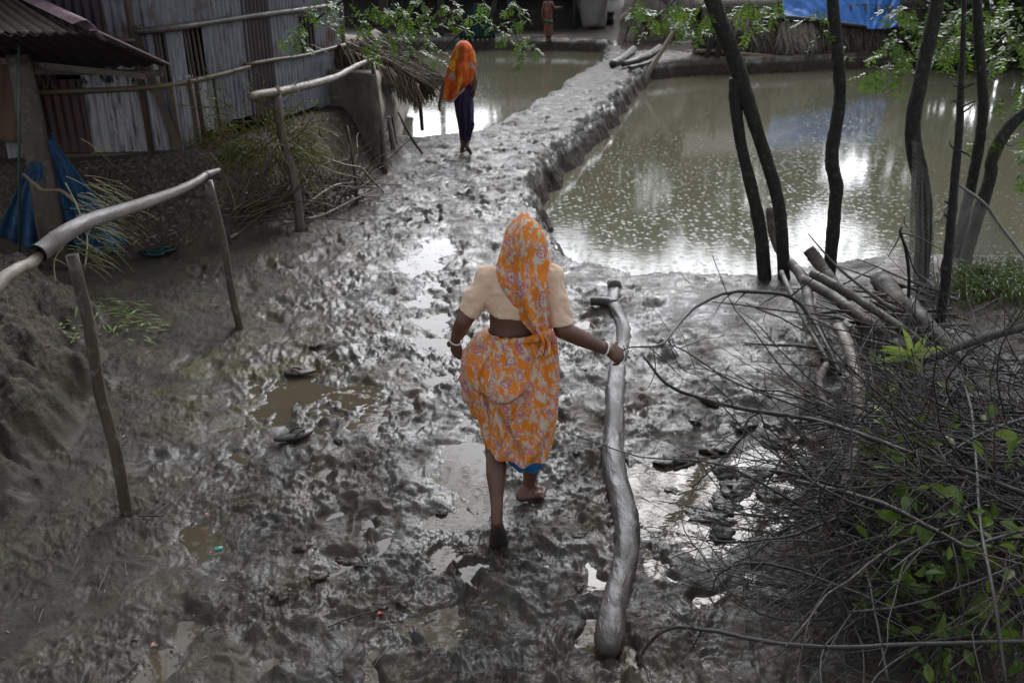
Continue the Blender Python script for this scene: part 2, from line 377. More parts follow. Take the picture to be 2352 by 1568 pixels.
mud.bump(mud.math('ADD', mud.math('ADD', mud.math('MULTIPLY', nf, .8), mud.math('MULTIPLY', nd_, .12)), dry), .014, 1.0)
cb_ = mud.n('Bump', Height=mud.math('ADD', nr, mud.math('MULTIPLY', n60, .35)), Distance=.012, Strength=.8); mud.t.links.new(cb_.outputs[0], mud.b.inputs['Coat Normal'])
MUD = mud.m
th = np.concatenate([np.radians(np.linspace(-50, 50, NCOL)), np.radians(np.linspace(52, 308, 60))])
tt = np.radians(np.linspace(60, 15.6, NROW)); rr = np.concatenate([[.3, .8, 1.2], CH/np.tan(tt), np.geomspace(9.0, 28, 400), np.geomspace(28.2, 42, 60), [46, 52, 60, 75, 100, 150, 260]])
TH, RR = np.meshgrid(th, rr); GX = RR*np.sin(TH); GY = RR*np.cos(TH)
GZ = land(GX, GY)
_th0, _thn = th[:NCOL], NCOL
def heights(x, y):                      # read the finished ground back
    x = np.asarray(x, float); y = np.asarray(y, float); r = np.hypot(x, y); t = np.arctan2(x, y)
    ci = np.clip((t-th[0])/(th[NCOL-1]-th[0])*(NCOL-1), 0, NCOL-1.001); ri = np.clip(np.interp(r, rr, np.arange(len(rr))), 0, len(rr)-1.001)
    c0 = ci.astype(int); r0 = ri.astype(int); u = ci-c0; v = ri-r0
    return (GZ[r0, c0]*(1-u)+GZ[r0, c0+1]*u)*(1-v)+(GZ[r0+1, c0]*(1-u)+GZ[r0+1, c0+1]*u)*v
def ground(x, y): return float(heights(x, y))
_ts = np.exp(np.linspace(math.log(1.8), math.log(90), 900))
def G(px, py, lift=0.0):                # surveyed point on the ground: first hit of the ray
    d = ray(px, py); P = np.array([0, 0, CH])+_ts[:, None]*d; k = P[:, 2] < heights(P[:, 0], P[:, 1])
    i = int(np.argmax(k)) if k.any() else len(_ts)-1
    t2 = np.linspace(_ts[max(i-1, 0)], _ts[i], 24); P = np.array([0, 0, CH])+t2[:, None]*d; k = P[:, 2] < heights(P[:, 0], P[:, 1]); j = int(np.argmax(k)) if k.any() else 23
    p = P[j]; return np.array([p[0], p[1], ground(p[0], p[1])+lift])
go = grid_mesh('muddy_ground', GX, GY, GZ, MUD, wrap=True)
_at = go.data.attributes.new('wetness', 'FLOAT', 'POINT'); _pd = linedist(GX, GY, path_line); _w = np.clip(.22+1.0*np.exp(-(_pd/1.25)**2)+.75*np.exp(-((GX-1.3)/.9)**2-((GY-4.6)/1.6)**2)+.35*(GX > .6)+.3*fbm(GX*.9, GY*.9, 3), .12, 1); _at.data.foreach_set('value', _w.astype(np.float32).ravel()); go.data.flip_normals() if go.data.polygons[0].normal.z < 0 else None
tag(go, 'wet grey churned mud with footprints sloping to the ponds', 'mud', kind='structure')

# ------------------------------------------------------------------ water
def water_mat(name, c1, c2, rain, rip, rough=.04, specks=True):
    m = MT(name); n1 = m.noise(.35, 4, .6)
    m.set(Base__Color=m.ramp(n1, [(.35, c1), (.65, c2)]), Roughness=rough, IOR=1.33)
    h = m.math('MULTIPLY', m.noise(7, 3, .6, m.mapv((1, 1.6, 1))), rip)
    for sc, a in ((11, 1.0), (17, .7)) if specks else ():
        v = m.vor(sc); d = v.outputs['Distance']; pick = m.n('SeparateColor', Color=v.outputs['Color']).outputs[0]
        on = m.ramp(pick, [(.55, 0), (.6, 1)])
        ring = m.math('MULTIPLY', m.math('SINE', m.math('MULTIPLY', d, 34)), m.ramp(d, [(.0, 1), (.42, 0)]))
        h = m.math('ADD', h, m.math('MULTIPLY', m.math('MULTIPLY', ring, on), rain*a))
    m.bump(h, 1.0, 1.0); return m.m
POND = water_mat('turbid_pond_water', (.098, .097, .066), (.084, .083, .054), .0009, .0008, .06)
def pond_sheet(name, x0, x1, y0, y1, label):
    X, Y = np.meshgrid(np.linspace(x0, x1, 60), np.linspace(y0, y1, 60))
    return tag(grid_mesh(name, X, Y, X*0+WATER, POND), label, 'pond', kind='structure')
pr = np.array(pond_right); pl_ = np.array(pond_left)
P1 = polydist(*np.meshgrid(np.linspace(-18, 30, 193), np.linspace(6, 46, 161)), pond_right)
P2 = polydist(*np.meshgrid(np.linspace(-18, 30, 193), np.linspace(6, 46, 161)), pond_left)
XX, YY = np.meshgrid(np.linspace(-18, 30, 193), np.linspace(6, 46, 161))
for nm_, Pd, lb in (('pond', P1, 'olive brown pond pitted by rain right of the causeway'), ('pond', P2, 'smaller brown pond left of the causeway behind the orange shawl')):
    k = Pd > -1.0; kk = k[:-1, :-1] & k[1:, 1:] & k[:-1, 1:] & k[1:, :-1]
    tag(grid_mesh(nm_, XX, YY, XX*0+WATER, POND, keep=kk), lb, 'pond', kind='structure')
PUDM = water_mat('puddle_water', (.085, .068, .043), (.062, .052, .036), .0006, .0012, .05)
sel = (GY > 1.2) & (GY < 13.5) & (np.abs(TH) < math.radians(50))
allow = sel & (polydist(GX, GY, pond_right) < -.35) & (polydist(GX, GY, pond_left) < -.35) & (polydist(GX, GY, plinth_poly) < -.75) & (polydist(GX, GY, mound_left) < -.1)
low = GZ < PUD+.012
q = lambda a: a[:-1, :-1] | a[1:, 1:] | a[:-1, 1:] | a[1:, :-1]
qa = lambda a: a[:-1, :-1] & a[1:, 1:] & a[:-1, 1:] & a[1:, :-1]
kp = q(low) & qa(allow)
tag(grid_mesh('puddle_water', GX, GY, GX*0+PUD, PUDM, keep=kp), 'shallow brown and white shining puddles lying in the mud', 'puddle', kind='structure')
# ------------------------------------------------------------------ shared materials
BAMBOO_G = wood('weathered_grey_bamboo', (.14, .125, .112), (.055, .046, .040), 10, .42, .006, .12, 1, (.075, .062, .05))
BAMBOO_B = wood('brown_bamboo', (.15, .115, .075), (.075, .055, .038), 12, .45, .003, .15, 0)
PALE_POLE = wood('peeled_pale_pole', (.27, .235, .18), (.085, .07, .056), 9, .5, .006, .4, 1, (.10, .085, .07))
POST_W = wood('wet_brown_post', (.085, .065, .046), (.038, .029, .022), 16, .42, .006, .2, 2, (.13, .12, .10))
STICK = wood('brown_stick', (.10, .070, .045), (.045, .032, .022), 20, .5, .003, .4, 2)
STICK_P = wood('pale_dry_stick', (.20, .155, .11), (.10, .075, .05), 20, .5, .003, .4, 2)
TWIG = wood('wet_dark_twig', (.034, .027, .024), (.014, .012, .011), 25, .5, .002, .6, 2)
BARK = wood('dark_lichen_bark', (.026, .021, .016), (.010, .009, .008), 16, .75, .030, .45, 2, (.062, .066, .042))
def barky(name, c1, c2, c3, lo, hi, sc=6, bd=.012, axis=1):
    m = MT(name); st = [1, 1, 1]; st[axis] = .35; v = m.mapv(st); a = m.noise(sc, 6, .65, v); b = m.noise(sc*4.5, 5, .7, v); g = m.noise(sc*.6, 4, .6)
    c = m.mix(m.ramp(a, [(.38, 0), (.62, 1)]), c1, c2); c = m.mix(m.ramp(b, [(.48, 0), (.64, .8)]), c, c2); c = m.mix(m.ramp(g, [(.50, 0), (.60, .85)]), c, c3)
    m.set(Base__Color=c, Roughness=m.ramp(m.math('ADD', m.math('MULTIPLY', a, .5), m.math('MULTIPLY', g, .5)), [(.40, lo), (.60, hi)])); m.bump(m.math('ADD', a, m.math('MULTIPLY', b, .6)), bd); return m.m
LOGM = barky('wet_barked_log', (.080, .068, .066), (.022, .018, .017), (.045, .038, .030), .26, .60, 6, .016)
FIREW = barky('grey_firewood', (.125, .108, .090), (.040, .033, .028), (.075, .062, .048), .45, .8, 9, .010, 0)
FIREW_G = barky('green_barked_firewood', (.085, .080, .048), (.035, .032, .020), (.055, .045, .034), .45, .75, 9, .008, 0)
ROPE = plain('pale_twine', (.30, .24, .16), rough=.8, scale=60)
EARTH = MT('dark_packed_earth')
_e1 = EARTH.noise(3, 5, .6); _e2 = EARTH.noise(26, 7, .7)
EARTH.set(Base__Color=EARTH.mix(EARTH.ramp(_e2, [(.45, 0), (.7, 1)]), (.055, .046, .037), (.115, .095, .075)), Roughness=.7); EARTH.bump(EARTH.math('ADD', _e2, _e1), .03)
EARTH = EARTH.m
DAUB = MT('grey_mud_daub'); _d = DAUB.noise(5, 7, .65); _d2 = DAUB.noise(30, 5, .65, DAUB.mapv((1, 1, .25)))
DAUB.set(Base__Color=DAUB.ramp(_d, [(.3, (.11, .095, .075)), (.7, (.21, .19, .155))]), Roughness=.75); DAUB.bump(DAUB.math('ADD', _d, _d2), .02); DAUB = DAUB.m
def tin(name, c1, c2, streak, rust=0.0, marks=False, rough=.42):
    m = MT(name); v = m.mapv((1, 1, .12)); n = m.noise(9, 6, .65, v); n2 = m.noise(3, 5, .6)
    c = m.ramp(n, [(.3, c2), (.7, c1)])
    c = m.mix(m.ramp(m.noise(14, 5, .7, m.mapv((1.6, 1.6, .22))), [(.5, 0), (.66, streak)]), c, (.035, .035, .042))
    if rust: c = m.mix(m.ramp(m.math('ADD', m.math('MULTIPLY', n2, .7), m.math('MULTIPLY', n, .3)), [(.62-rust*.35, 0), (.72-rust*.3, .9)]), c, (.105, .038, .022))
    if marks:
        z = m.sep(m.P)[2]; band = m.math('MULTIPLY', m.ramp(m.math('SUBTRACT', z, 1.44-PLH), [(0, 0), (.03, 1)], 'LINEAR'), m.ramp(m.math('SUBTRACT', z, 1.55-PLH), [(0, 1), (.03, 0)]))
        s = m.noise(17, 2, .5, m.mapv((1.4, 1.4, .45))); c = m.mix(m.math('MULTIPLY', band, m.ramp(s, [(.49, 0), (.53, .97)])), c, (.012, .012, .016))
    m.set(Base__Color=c, Roughness=m.ramp(n, [(.3, rough), (.7, rough+.25)]), Metallic=.25); m.bump(n, .003)
    return m.m
TIN_G = tin('grey_corrugated_tin', (.235, .25, .28), (.14, .15, .175), .65, .28)
TIN_L = tin('pale_patchy_tin', (.36, .355, .36), (.22, .22, .23), .9, .06, True)
TIN_R = tin('rusty_purple_tin', (.070, .042, .043), (.040, .026, .030), .2, .35)
TIN_D = tin('dark_rusty_tin', (.050, .036, .040), (.030, .023, .027), .3, .15)
TIN_M = tin('mossy_roof_tin', (.115, .10, .075), (.06, .052, .042), .6, .1)
CAP = plain('faded_purple_cap', (.30, .20, .235), (.17, .11, .13), 9, .4, .001)
BOARD = wood('weathered_board', (.17, .15, .125), (.075, .062, .05), 10, .6, .004, .1, 2)
DARKM = plain('room_shade_dark', (.020, .018, .017), rough=.9)

# ------------------------------------------------------------------ tin house
hx = np.array([p[0] for p in wall_px], float); hy = np.array([p[1] for p in wall_px], float)
def wall_at(px): return Q(px, float(np.interp(px, hx, hy)), PLH)[:2]
house = thing('tin_house', (*wall_at(420), PLH), 'patchwork house of grey and rusty corrugated tin with bamboo battens on an earth plinth', 'house')
def wall_xy(px, o=0.0):
    a = wall_at(px-6); b = wall_at(px+6); t = (b-a)/np.linalg.norm(b-a); n = np.array([t[1], -t[0]]); return wall_at(px)+n*o
def panel(p0, p1, z0, z1, mat, o=0.0, name='wall_panel', rag=.012, lam=.076, amp=.010, lean=0.0):
    a = wall_xy(p0, o); b = wall_xy(p1, o); L = np.linalg.norm(b-a); t = (b-a)/L; n = np.array([t[1], -t[0]])
    nc = max(8, int(L/lam*8)); s = np.linspace(-.015, L+.015, nc+1); prof = amp*np.sin(s/lam*2*np.pi)
    m = MB(); rows = []
    for fi, z in enumerate(np.linspace(z0, z1, 5)):
        e = rag*perlin(s*5+p0*.37, s*0+p0*.11) if fi in (0,) else 0*s
        bow = .008*perlin(s*1.5+p1, s*0+z*2)+lean*(z-z0)
        rows.append(np.stack([a[0]+t[0]*s+n[0]*(prof+bow), a[1]+t[1]*s+n[1]*(prof+bow), z+e], -1))
    m.loft(rows, close=False); o_ = m.build(name, mat, house); return o_
ZT = 3.05
for a in [(-260, 20, .8, ZT, TIN_D, 0), (20, 92, .8, ZT, TIN_L, .004), (86, 228, .83, 1.50, TIN_R, .0), (222, 392, .80, 1.66, TIN_L, .012), (150, 300, 1.55, ZT, TIN_D, .012), (292, 362, 1.62, ZT, TIN_G, .022), (20, 160, 1.45, ZT, TIN_D, .004),
          (355, 402, 1.95, ZT, TIN_G, 0), (355, 388, .8, 1.95, TIN_G, 0), (398, 520, 1.93, ZT, TIN_G, .010), (515, 590, .98, ZT, TIN_G, .0), (584, 640, .92, ZT, TIN_D, .012), (636, 702, .86, ZT, TIN_G, .0), (698, 740, 1.90, ZT, TIN_G, .012), (698, 742, .86, 1.50, TIN_G, .010), (736, 797, .82, ZT, TIN_G, .002),
          (385, 425, .82, 1.44, TIN_G, .006), (420, 462, .80, 1.50, TIN_L, .014), (456, 500, .95, 1.47, TIN_L, .022), (498, 520, .90, 1.95, TIN_G, .010), (424, 452, 1.45, 1.95, TIN_G, .0)]:
    panel(*a)
def slat(px, z0, z1, w=.035, mat=BOARD, o=-.02, lean=0):
    a = wall_xy(px, o); b = wall_xy(px+lean, o); m = MB(); m.bar((*a, z0), (*b, z1), w, .012, (0, 1, 0)); m.build('slat', mat, house, smooth=False)
for px in (388, 399, 407, 418, 428): slat(px, 1.44, 1.95, .022, BOARD, -.015, -3)
for px in (455, 466, 474, 484, 494): slat(px, 1.45, 1.94, .020, BOARD, -.02, -4)
for px in (702, 710, 718, 726, 734): slat(px, 1.47, 1.92, .022, BOARD, .012)
for px, z0, z1 in ((418, .80, 1.42), (452, .80, 1.46), (467, .82, 1.47), (503, .85, 1.46)): slat(px, z0, z1, .04, STICK, .035, -4)
def batten(pts, r, mat=BAMBOO_B):
    P = []
    for px, z in pts: P.append((*wall_xy(px, .045), z))
    m = MB(); m.tube(P, [r*(1+.1*math.sin(i*2.1)) for i in range(len(P))], 8, sub=3, wob=.03); m.build('batten', mat, house)
batten([(355, 1.90), (430, 1.93), (520, 1.945), (600, 1.96), (700, 1.97), (790, 1.985)], .030, BAMBOO_G)
batten([(85, 1.395), (200, 1.40), (300, 1.405), (400, 1.43), (480, 1.45), (580, 1.475)], .026)
batten([(572, 1.50), (640, 1.495), (700, 1.475), (760, 1.49), (800, 1.50)], .022)
batten([(240, 1.83), (300, 1.835), (355, 1.83)], .024)
batten([(60, .825), (150, .82), (250, .815), (350, .81), (425, .815)], .03, STICK)
m = MB(); m.bar((*wall_xy(352, .05), 1.95), (*wall_xy(418, .06), .78), .07, .03, (0, 1, 0)); m.build('brace_board', STICK, house, smooth=False)
m = MB(); m.tube([(*wall_xy(350, .03), .8), (*wall_xy(350, .03), 2.0), (*wall_xy(349, .03), ZT)], .028, 8); m.build('corner_post', STICK, house)
m = MB(); m.tube([(*wall_xy(797, .0), .72), (*wall_xy(797, .0), ZT)], .035, 8); m.build('corner_post', BAMBOO_G, house)
W_ = [wall_at(p) for p in (-260, 80, 430, 640, 797)]; bk = [W_[-1]+np.array([-.8, 3.4]), np.array([-12.5, 13.5])]
m = MB()
for a, b in ((W_[-1], bk[0]), (bk[0], bk[1]), (bk[1], W_[0])): m.add([(*a, .7), (*b, .7), (*b, ZT), (*a, ZT)], [(0, 1, 2, 3)])
m.build('rear_wall', TIN_D, house, smooth=False)  # unseen walls, added to close the house and keep its inside dark
inn = off(W_, -.35); m = MB(); m.loft([[(*p, .8) for p in inn], [(*p, ZT) for p in inn]], close=False); m.build('room_shade_sheet', DARKM, house, smooth=False)  # dark sheet behind the windows paints in the shade of the room
ev = off(W_, .75); m = MB(); m.loft([[(*p, ZT-.12) for p in ev], [(*(np.array(bk[0]) if i > 2 else np.array(bk[1])), ZT+1.1) for i in range(5)]], close=False); rf = m.build('roof', TIN_M, house, smooth=False)  # unseen roof, its deep overhang added to darken the tin wall below
bake(rf, [('SOLIDIFY', dict(thickness=.03))]); rf.data.polygons.foreach_set('use_smooth', [False]*len(rf.data.polygons))

# ------------------------------------------------------------------ porch shelter, upper left
YB = 7.55
pb = G(128, 606); pt = D(44, 132, 7.6)
sh = thing('porch_shelter', pb, 'low mossy corrugated porch roof with purple ridge cap on a thick leaning post', 'shelter')
m = MB(); m.tube([pb-[0, 0, .15], D(112, 500, 7.58), D(92, 380, 7.6), D(66, 250, 7.6), D(42, 125, 7.6)], [.118, .112, .105, .10, .092], 12, wob=.03, sub=3); m.build('post', POST_W, sh)
def sheet(c00, c10, c01, c11, waves, amp, name, mat, th=.004):
    c00, c10, c01, c11 = map(np.asarray, (c00, c10, c01, c11)); n = np.cross(c10-c00, c01-c00); n /= np.linalg.norm(n)
    if n[2] < 0: n = -n
    rows = []; k = waves*8
    for v in np.linspace(0, 1, 12):
        r = []
        for u in np.linspace(0, 1, k+1):
            r.append((c00*(1-u)+c10*u)*(1-v)+(c01*(1-u)+c11*u)*v+n*amp*math.sin(u*waves*2*math.pi)+n*.01*math.sin(3*v+u*5))
        rows.append(r)
    m = MB(); m.loft(rows, close=False); o = m.build(name, mat, sh); bake(o, [('SOLIDIFY', dict(thickness=th))]); return o
A0 = D(-420, 92, 7.0); A1 = D(178, 74, 7.05); B0 = D(-520, -120, 8.2); B1 = D(25, -14, 8.4)
sheet(A0, A1, B0, B1, 20, .016, 'roof_sheet', TIN_M)
m = MB(); c0, c1 = D(18, -22, 8.42), D(203, 66, 7.02)
sd_ = np.array([.11, .03, -.05]); rows = []
for p in (c0+(c0-c1)*.3, c0, (c0+c1)/2, c1): rows.append([p-sd_*.9+[0, 0, -.015], p-sd_*.35+[0, 0, .035], p+[0, 0, .055], p+sd_*.35+[0, 0, .035], p+sd_*.9+[0, 0, -.05]])
m.loft(rows, close=False); cpo = m.build('ridge_cap', CAP, sh); bake(cpo, [('SOLIDIFY', dict(thickness=.006))])
E0, E1, F0, F1 = D(-420, 84, 7.06), D(206, 72, 7.05), D(-420, 190, 8.3), D(380, 151, 8.25)
E0[2] += .02; sheet(E0, E1, F0, F1, 22, .012, 'rear_roof_sheet', TIN_D)
m = MB(); m.bar(E1+[.02, 0, .01], F1+[.02, 0, .012], .05, .014); m.build('edge_strip', CAP, sh, smooth=False)
for (a, b, w_) in ((D(0, 125, 7.7), D(330, 158, 7.9), .05), (D(-30, 148, 8.0), D(372, 152, 8.2), .04)):
    m = MB(); m.bar(a-[0, 0, .05], b-[0, 0, .06], w_, .05); m.build('rafter', POST_W, sh, smooth=False)
cl = plain('faded_brown_sacking', (.125, .075, .048), (.085, .05, .034), 5, .85, .004)
m = MB(); rows = []
for v in np.linspace(0, 1, 14):
    rows.append([D(-200+ u*258+12*v, 128+v*200, 7.95+.03*math.sin(u*14)+.02*math.sin(u*31+v*3)) for u in np.linspace(0, 1, 30)])
m.loft(rows, close=False); bake(m.build('wall_cloth', cl, sh), [('SOLIDIFY', dict(thickness=.005))])
m = MB(); m.tube([D(43, 88, 7.35), D(44, 300, 7.38), D(45, 590, 7.4)], .011, 6); m.build('support_cane', plain('green_cane', (.05, .085, .07), rough=.4), sh)
m = MB(); m.tube([D(88, -20, 8.1), D(96, -2, 8.0), D(85, 12, 7.9)], .010, 6); m.build('rope_end', plain('white_rope', (.6, .6, .6)), sh)

# blue net bundle tied round the post
bm_ = MT('blue_nylon_net'); _v = bm_.noise(9, 5, .6); bm_.set(Base__Color=bm_.ramp(_v, [(.3, (.008, .040, .095)), (.7, (.020, .105, .23))]), Roughness=.6, Alpha=bm_.ramp(bm_.noise(16, 4, .6, bm_.mapv((1, 1, .35))), [(.32, .35), (.52, .95)])); bm_.bump(bm_.noise(22, 6, .7), .03)
nb_ = thing('blue_net', G(110, 575), 'torn blue net gathered on the porch post and spread on the mud', 'net')
def drape(apex, base, name, mat, parent, folds=7, amp=.035, n=60, r=18, neck=.05):
    apex = np.asarray(apex); Bp = np.asarray(base, float); Bs, _ = smooth_path(Bp, np.ones(len(Bp)), max(2, n//(len(Bp)-1))); rows = []
    for v in np.linspace(0, 1, r):
        row = []
        for i, b in enumerate(Bs):
            u = i/(len(Bs)-1); p = apex+(b-apex)*v**1.12; p = p+np.array([neck*(u-.5)*2*(1-v), 0, 0])
            o = amp*v*math.sin(u*folds*2*math.pi+2.2*math.sin(v*3))+.4*amp*v*math.sin(u*folds*5+v*4)
            row.append(p+np.array([.25*o, -o, .15*o*(v < .95)]))
        rows.append(row)
    m = MB(); m.loft(rows, close=False); ob = m.build(name, mat, parent); bake(ob, [('SOLIDIFY', dict(thickness=.006))]); return ob
drape(D(82, 372, 7.46), [G(-8, 548, .03), G(40, 566, .03), G(90, 590, .03), G(134, 566, .03)], 'net_fold', bm_.m, nb_, 4, .03)
drape(D(107, 322, 7.60), [G(136, 560, .03), G(190, 584, .03), G(245, 588, .03), G(300, 570, .03)], 'net_fold', bm_.m, nb_, 4, .028, neck=.07)
m = MB(); m.tube([D(107, 322, 7.66)-[0, 0, .03], D(110, 330, 7.64), D(118, 322, 7.62), D(124, 312, 7.6), D(114, 306, 7.62)], [.03, .02, .012, .01, .008], 6, sub=3); m.build('knot', bm_.m, nb_)
m = MB(); m.tube([G(226, 574, .03), G(262, 572, .04), G(292, 578, .03)], [.02, .035, .02], 8, sub=3); m.build('bottom_rope', plain('black_rope', (.02, .02, .025)), nb_)
m = MB(); m.tube([D(52, 398, 7.3), D(75, 420, 7.32), D(100, 437, 7.33), D(140, 438, 7.32), D(180, 470, 7.3), D(205, 473, 7.28)], [.012, .016, .016, .015, .012, .008], 6, sub=4, wob=.05)
tag(m.build('bent_stick', STICK_P), 'crooked bare stick lodged across the porch post in front of the blue net', 'stick')

# ------------------------------------------------------------------ near bamboo rail
fn = thing('bamboo_rail', G(290, 1175), 'thick grey bamboo rail on two knotty posts beside the near mud', 'rail')
def post(pts, rad, parent, mat, name='post', sides=10):
    m = MB(); m.tube(pts, rad, sides, sub=4, wob=.025); return m.build(name, mat, parent)
a = G(290, 1178); b = D(165, 585, 3.75)
post([a-[0, 0, .12], a+(b-a)*.25+[.012, 0, 0], a+(b-a)*.5+[-.004, 0, 0], a+(b-a)*.75+[.01, 0, 0], b], [.030, .028, .027, .027, .027], fn, POST_W)
a = G(555, 752); b = D(478, 415, 6.15)
post([a-[0, 0, .12], a+(b-a)*.3+[-.012, 0, 0], a+(b-a)*.6+[.012, 0, 0], b], [.030, .027, .025, .03], fn, POST_W)
RP = [D(88, 582, 3.52), D(180, 519, 3.8), D(300, 477, 4.55), D(400, 442, 5.5), D(450, 418, 6.0), D(474, 402, 6.2), D(503, 391, 6.42)]
m = MB(); rs, rr_ = smooth_path(np.array(RP), np.array([.039, .036, .033, .031, .029, .026, .016]), 10)
rr_ = rr_*(1+.07*(np.abs(np.sin(np.arange(len(rr_))*.33)) > .985)); m.tube(rs, rr_, 14, cap=False, wob=.008)
m.tube(rs[:8], rr_[:8]*.8, 14, cap=False); rl = m.build('rail_pole', BAMBOO_G, fn)
m = MB(); m.tube([D(86, 585, 3.55), D(92, 580, 3.6)], .030, 12); m.build('hollow_shade_plug', plain('hollow_shade_black', (.006, .005, .004)), fn)  # solid black plug paints the shade inside the open bamboo
m = MB(); m.tube([D(-60, 700, 3.05), D(-15, 668, 3.16), D(8, 640, 3.24), D(40, 618, 3.36), D(70, 605, 3.46), D(96, 586, 3.56)], [.025, .025, .025, .024, .024, .022], 10, sub=4, wob=.05); m.build('inner_pole', PALE_POLE, fn)
def lash(c, ax, r, parent, n=3, tail=None, mat=ROPE, tr=.0035):
    ax = np.asarray(ax, float); ax /= np.linalg.norm(ax); u = np.cross(ax, [0, 0, 1]); u /= np.linalg.norm(u); v = np.cross(ax, u); P = []
    for t in np.linspace(0, n*2*math.pi, n*14): P.append(np.asarray(c)+ax*(t/(2*math.pi)-n/2)*tr*1.9+r*(u*math.cos(t)+v*math.sin(t)))
    m = MB(); m.tube(P, tr, 5)
    if tail is not None: m.tube([P[-1], *tail], tr*.8, 5, sub=4)
    return m.build('lashing', mat, parent)
ax_ = RP[1]-RP[0]; lash(D(122, 560, 3.62), ax_, .040, fn, 3, [D(125, 600, 3.58), D(128, 650, 3.56)])
lash(D(192, 513, 3.88), RP[2]-RP[1], .037, fn, 3, [D(200, 540, 3.84)])
lash(D(470, 404, 6.18), RP[5]-RP[4], .029, fn, 4, None, plain('black_twine', (.015, .012, .010)))

# ------------------------------------------------------------------ second rail, further up
f2 = thing('pole_rail', G(688, 532), 'crooked pale pole tied to two tall stakes in front of the tin house', 'rail')
a = G(690, 532); b = D(632, 208, 8.7); post([a-[0, 0, .1], a+(b-a)*.35+[.03, 0, 0], a+(b-a)*.7+[-.01, 0, 0], b], [.046, .045, .04, .045], f2, POST_W)
a = G(886, 396); b = D(855, 142, 11.4); post([a-[0, 0, .1], a+(b-a)*.4+[.01, 0, 0], b], [.038, .034, .030], f2, POST_W)
m = MB(); m.tube([D(574, 223, 8.3), D(600, 216, 8.45), D(640, 211, 8.75), D(690, 200, 9.3), D(740, 187, 10), D(775, 176, 10.5), D(800, 162, 10.9), D(830, 147, 11.25), D(869, 132, 11.6)], [.035, .04, .043, .042, .04, .038, .034, .03, .024], 9, sub=4, wob=.05); m.build('rail_pole', PALE_POLE, f2)
lash(D(636, 211, 8.7), [1, .8, 0], .05, f2, 4, [D(646, 235, 8.6)])

# ------------------------------------------------------------------ mud hut with thatch
c1 = G(884, 393); c2 = G(950, 303); c0h = Q(800, 300, .2)
ht = thing('mud_hut', (c1+c2)/2, 'tiny mud walled hut with ragged thatch beside the causeway', 'hut')
def hut_wall(a, b, za, zb, name, n=26, rw_=14, th=.14):
    rows = []
    for v in np.linspace(0, 1, rw_):
        r = []
        for u in np.linspace(0, 1, n):
            p = a*(1-u)+b*u; top = za*(1-u)+zb*u; z = a[2]-.15+(top-a[2]+.15)*v
            o = .035*float(fbm(u*5+v*2, v*4, 3)); r.append((p[0]+o-.10*(1-v)**2*(-1), p[1]-o*.6, z))
        rows.append(r)
    m = MB(); m.loft(rows, close=False); o = m.build(name, DAUB, ht); bake(o, [('SOLIDIFY', dict(thickness=th, offset=1))]); return o
c3, c4 = c2+np.array([-1.5, 1.0, 0]), c1+np.array([-1.7, .9, 0]); PC = [c1, c2, c3, c4]; ZC = [1.22, .72, 1.0, 1.30]; rows = []
for v in np.linspace(0, 1, 22):
    r = []
    for i in range(4):
        a_, b_, za, zb = PC[i], PC[(i+1) % 4], ZC[i], ZC[(i+1) % 4]
        for u in np.linspace(0, 1, 24, endpoint=False):
            p = a_*(1-u)+b_*u; top = za*(1-u)+zb*u; o = .05*float(fbm(u*4+i*3, v*4, 3))-.07*v
            r.append((p[0]+o, p[1]-o*.3, -.2+(top+.2)*v))
    rows.append(r)
m = MB(); m.loft(rows); m.build('wall', DAUB, ht)
dr = thing('x', (0, 0, 0), None, None); bpy.data.objects.remove(dr)
dq = lambda u, z: (c1*(1-u)+c2*u)*np.array([1, 1, 0])+np.array([.035+.1*(1-z)**2, -.12, z])
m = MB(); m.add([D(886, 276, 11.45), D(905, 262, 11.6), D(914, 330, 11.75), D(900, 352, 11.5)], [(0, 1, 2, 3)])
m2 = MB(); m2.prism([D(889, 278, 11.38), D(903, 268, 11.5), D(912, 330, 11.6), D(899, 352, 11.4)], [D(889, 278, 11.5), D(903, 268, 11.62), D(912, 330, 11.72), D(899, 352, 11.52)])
m2.build('doorway_shade', plain('doorway_shade_black', (.004, .004, .004), rough=1), ht, smooth=False)  # near black block paints the shade inside the door opening
m = MB(); m.bar(D(893, 268, 11.36), D(908, 345, 11.36), .05, .03); m.build('door_plank', DAUB, ht, smooth=False)
TH1 = wood('old_brown_thatch', (.115, .082, .052), (.045, .032, .022), 30, .75, .006, .2, 1)
R0, R1, E0_, E1_ = D(776, 112, 11.9), D(862, 86, 13.6), D(950, 198, 13.4), D(1004, 190, 15.0)
m = MB(); rows_t = []; rows_b = []
for u in np.linspace(0, 1, 18):
    a = R0*(1-u)+R1*u; b = E0_*(1-u)+E1_*u
    rows_t.append([a*(1-v)+b*v+np.array([0, 0, .10+.03*math.sin(v*9+u*7)]) for v in np.linspace(0, 1, 16)])
m.loft(rows_t, close=False); ro = m.build('thatch_bed', TH1, ht); bake(ro, [('SOLIDIFY', dict(thickness=.14))])
m = MB(); rg = np.random.default_rng(11)
def straw(m, p, d, L, r, droop=.4, k=4):
    P = [np.array(p)]; d = np.array(d)/np.linalg.norm(d)
    for i in range(k): d = d+np.array([0, 0, -droop/k])+rg.normal(0, .05, 3); d /= np.linalg.norm(d); P.append(P[-1]+d*L/k)
    m.tube(P, np.linspace(r, r*.35, k+1), 3, cap=False)
for i in range(900):
    u = rg.random(); v = rg.random()**.6; p = (R0*(1-u)+R1*u)*(1-v)+(E0_*(1-u)+E1_*u)*v+np.array([0, 0, .10+rg.random()*.05]); d = (E0_-R0)+rg.normal(0, .12, 3)
    straw(m, p, d, rg.uniform(.3, .6), rg.uniform(.006, .013), .15)
